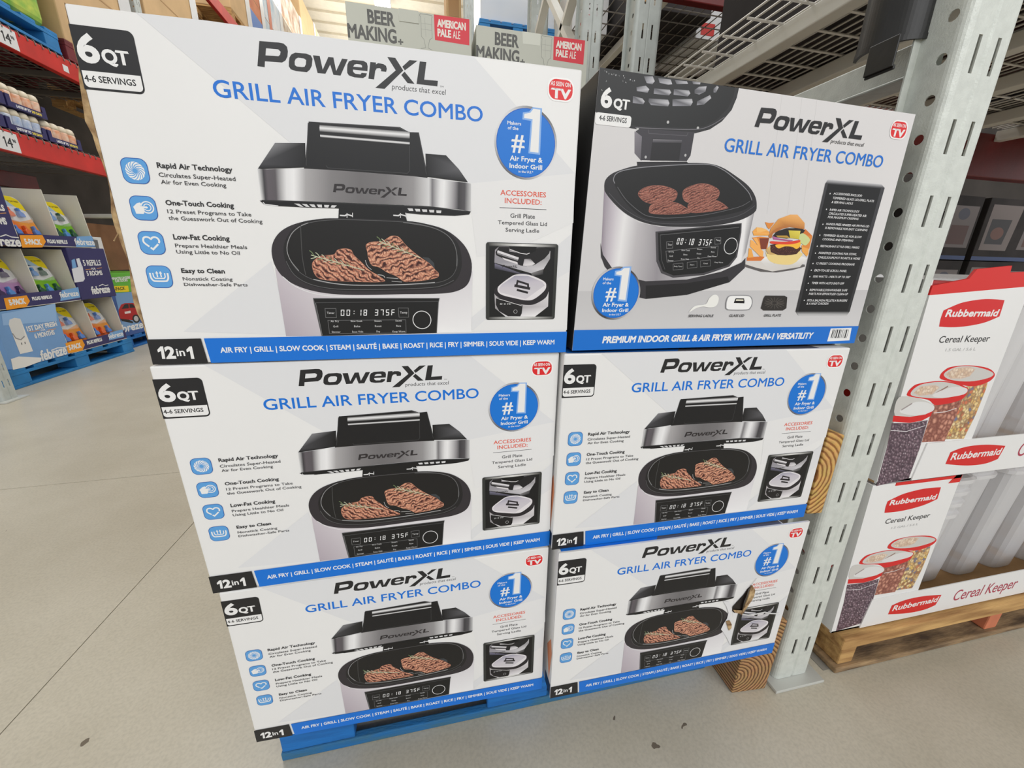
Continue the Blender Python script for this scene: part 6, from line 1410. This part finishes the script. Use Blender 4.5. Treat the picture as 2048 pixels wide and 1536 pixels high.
def refill_pack(y, z, kind, label, xf=XF - .05):
    t = thing('refill_pack', label, 'pack', (xf, y, z), 'plug refill packs')
    c1, c2, c3 = PACK[kind]; w, h = .225, .325; tilt = .30
    U, V, Nn = Vector((0, 1, 0)), Vector((-math.sin(tilt), 0, math.cos(tilt))), Vector((math.cos(tilt), 0, math.sin(tilt)))
    O = Vector((xf, y, z)); out = [(0, 0), (w, 0), (w, h - .05)] + [(w - .05 + .05 * math.cos(a), h - .05 + .05 * math.sin(a)) for a in (.4, .8, 1.2, 1.57)] + [(.05 - .05 * math.sin(a), h - .05 + .05 * math.cos(a)) for a in (0, .4, .8, 1.2)] + [(0, h - .05)]
    m = MB(); m.prism([O + U * a + V * b for a, b in out], Nn * -.006); m.build('backing_card', mat('pack_card', (236, 238, 240), .5), t)
    P = Print(lambda u, v, hh: O + U * (u * .001) + V * (h - v * .001) + Nn * hh, step=1e-4, base=6e-4)
    P.run([('p', (176, 206, 232), [(10, 20), (60, 2), (170, 2), (212, 20), (222, 70), (2, 70)]), ('p', [c1, c1, c2, c2, c1], [(0, 325), (225, 325), (225, 150), (120, 175), (0, 150)]), ('L',), ('p', (252, 226, 20), [(90, 1), (172, 1), (212, 20), (224, 55), (224, 96), (160, 72)]), ('p', (40, 50, 90), [(4, 62), (90, 62), (110, 70), (4, 70)]), ('t', 'PLUG', 40, 110, 98, 17, (130, 134, 140), 1, 0), ('t', '1ST DAY FRESH', 128, 208, 40, 10, (90, 80, 40), .8, 0)])
    P.build('card_print', t)
    m = MB(); m.prism([O + U * a + V * b + Nn * .0016 for a, b in ((.03, .15), (.18, .14), (.2, .165), (.19, .215), (.04, .215), (.025, .18))], Nn * .03); m.build('blister', M_BLISTER, t, bevel=.006)
    mb_ = mat('refill_' + kind, c3, .3); mo = mat('refill_cap_' + kind, c1 if kind == 'orange' else (90, 150, 220), .3)
    for k, (a, b) in enumerate(((.022, .045), (.09, .045), (.158, .045), (.055, .165), (.128, .165))):
        q = MB(); q.prism([O + U * (a + x) + V * (b + yv) + Nn * .0016 for x, yv in ((0, .015), (.04, .015), (.04, .04), (.026, .052), (.026, .075), (.012, .075), (.012, .052), (0, .04))], Nn * .02); q.build('refill_bottle', mo if k % 2 else mb_, t, bevel=.003)
for y, z, kd, lb in ((2.985, .915, 'orange', 'orange plug refill pack in the top tray'), (3.31, .915, 'green', 'green plug refill pack in the top tray'), (2.72, .52, 'purple', 'purple plug refill pack in the middle tray'), (3.01, .52, 'green', 'green plug refill pack in the middle tray'), (3.085, .145, 'orange', 'orange plug refill pack in the bottom tray, left compartment'), (3.375, .145, 'orange', 'orange plug refill pack in the bottom tray, right compartment')):
    refill_pack(y, z, kd, lb)
    
# car freshener display beyond, partly hidden by the cartons
K = 1.0378; cx = Vector((0.29337, -0.48802, 0.888))
far = lambda p: cx + (Vector(p) - cx) * K
x1 = far((XF, 3, 1)).x
block_pallet('pallet', 'blue pallet under the car freshener display, beyond the refill display', -3.5, 3.74, x1, 4.8, .12, M_BLUEPAL, M_BLUEPAL, along='y')
t = thing('display_box', 'blue display box picturing a red car, beyond the refill display', 'display', (x1 - .5, 3.74, .122), 'refill display boxes')
m = MB(); m.box(x1 - .6, 3.745, .121, x1, 4.5, .505); m.build('carton_body', mat('car_box_blue', (60, 96, 168), .5, var=.1), t, bevel=.004)
O_ = far((XF, 2.5, 1.4)); P = Print(on_plane((x1, O_.y, O_.z), (0, .001 * K, 0), (0, 0, -.001 * K), (1, 0, 0)), step=6e-5, base=6e-4); P.run(CAR_BOX_PRINT); P.build('front_print', t)
t = thing('header_card', 'green header carton above the red car picture', 'box', (x1 - .5, 3.76, .6), 'refill display boxes')
m = MB(); m.box(x1 - .5, 3.745, .507, x1 - .004, 4.4, .685); m.build('carton_body', mat('lime_green_card', (104, 190, 60), .5, var=.04), t, bevel=.004)
P = Print(on_plane((x1 - .004, O_.y, O_.z), (0, .001 * K, 0), (0, 0, -.001 * K), (1, 0, 0)), step=6e-5, base=6e-4); P.run(CAR_HEADER_PRINT); P.build('front_print', t)
m = MB(); m.box(-3.5, 4.0, .69, -2.75, 4.7, 1.12); t = m.build('stored_carton', mat('brown_shelf_carton', (150, 106, 74), .8, var=.1), bevel=.004); tag(t, 'brown carton standing on the green header carton of the car display', 'box')
t = thing('stored_carton', 'narrow white carton with grey script beside the navy display box', 'box', (-2.8, 3.72, .69))
m = MB(); m.box(-2.72, 3.76, .69, -2.5, 3.9, .99); m.build('carton_body', M_CARTON, t, bevel=.003)
P = Print(on_plane((-2.499, 3.76, .99), (0, .001, 0), (0, 0, -.001), (1, 0, 0)), step=3e-4); P.run([('p', (110, 110, 112), [(40, 20), (90, 24), (80, 130), (50, 120)]), ('p', (170, 150, 90), [(60, 150), (90, 150), (90, 180), (60, 180)]), ('p', (90, 90, 92), [(50, 200), (95, 200), (95, 280), (60, 280)])]); P.build('front_print', t)
m = MB(); m.bar((-3.4, 4.3, 1.16), (-2.5, 4.3, 1.2), .02); tag(m.build('steel_rail', M_CHANNEL), 'grey steel rail above the brown carton behind the refill display', 'rail')

# far rack row across the back aisle, over the beer kits
beam('rack_beam', 'grey beam of the far rack row carrying the wrapped pallet', (0.98, 5.25, 3.28), (4.2, 5.33, 3.44), M_CHANNEL)
block_pallet('pallet', 'blue pallet high on the far rack behind the beer kits', 1.06, 5.2, 2.0, 6.2, .15, MATS['bright_blue_paint'], MATS['bright_blue_paint'], z=3.445, group='pallets of the far rack')
t = thing('stored_load', 'clear wrapped white load on the high blue pallet of the far rack', 'box', (1.06, 5.2, 3.6))
m = MB()
m.box(1.09, 5.24, 3.598, 1.98, 6.15, 5.0); m.build('carton_body', mat('wrapped_goods', (246, 247, 250), .4, col2=(196, 214, 236), scale=3), t, bevel=.01)
m = MB(); m.box(1.075, 5.225, 3.598, 1.995, 6.165, 5.01); m.build('stretch_wrap', M_WRAP, t, bevel=.01)
fr5 = thing('rack_upright', 'slotted post of the far rack row left of the wrapped load', 'rack frame', (.86, 5.2, 0))
rack_post(fr5, .89, 5.22, 6.0, w=.1, zp=3.5, material=M_GALV_FAR)
fr6 = thing('rack_upright', 'slotted post of the far rack row right of the wrapped load', 'rack frame', (2.1, 5.2, 0))
rack_post(fr6, 2.08, 5.22, 6.0, w=.1, zp=3.5, material=M_GALV_FAR)
beam('rack_beam', 'grey beam of the farthest rack row under the tan carton', (-.2, 8.0, 4.2), (3.4, 8.06, 4.38), M_CHANNEL)
fr7 = thing('rack_upright', 'slotted post of the farthest rack row beside the tan carton', 'rack frame', (1.2, 8.0, 0))
rack_post(fr7, 1.2, 8.02, 6.4, w=.1, zp=4.6, material=M_GALV_FAR)
block_pallet('pallet', 'wooden pallet under the tan carton of the farthest rack row', 0.2, 8.0, 1.13, 8.9, .12, M_PALWOOD, M_PALWOOD, z=4.382, group='pallets of the far rack')
t = thing('stored_carton', 'tan carton far behind, seen between the two beer kit boxes', 'box', (.85, 8.02, 4.5))
m = MB(); m.box(.86, 8.02, 4.503, 1.12, 8.6, 5.6); m.build('carton_body', M_KRAFT2, t, bevel=.01)
m = MB(); m.box(.9, 8.016, 4.9, 1.08, 8.0195, 5.2); m.build('label', M_CARTON_TAPE, t)
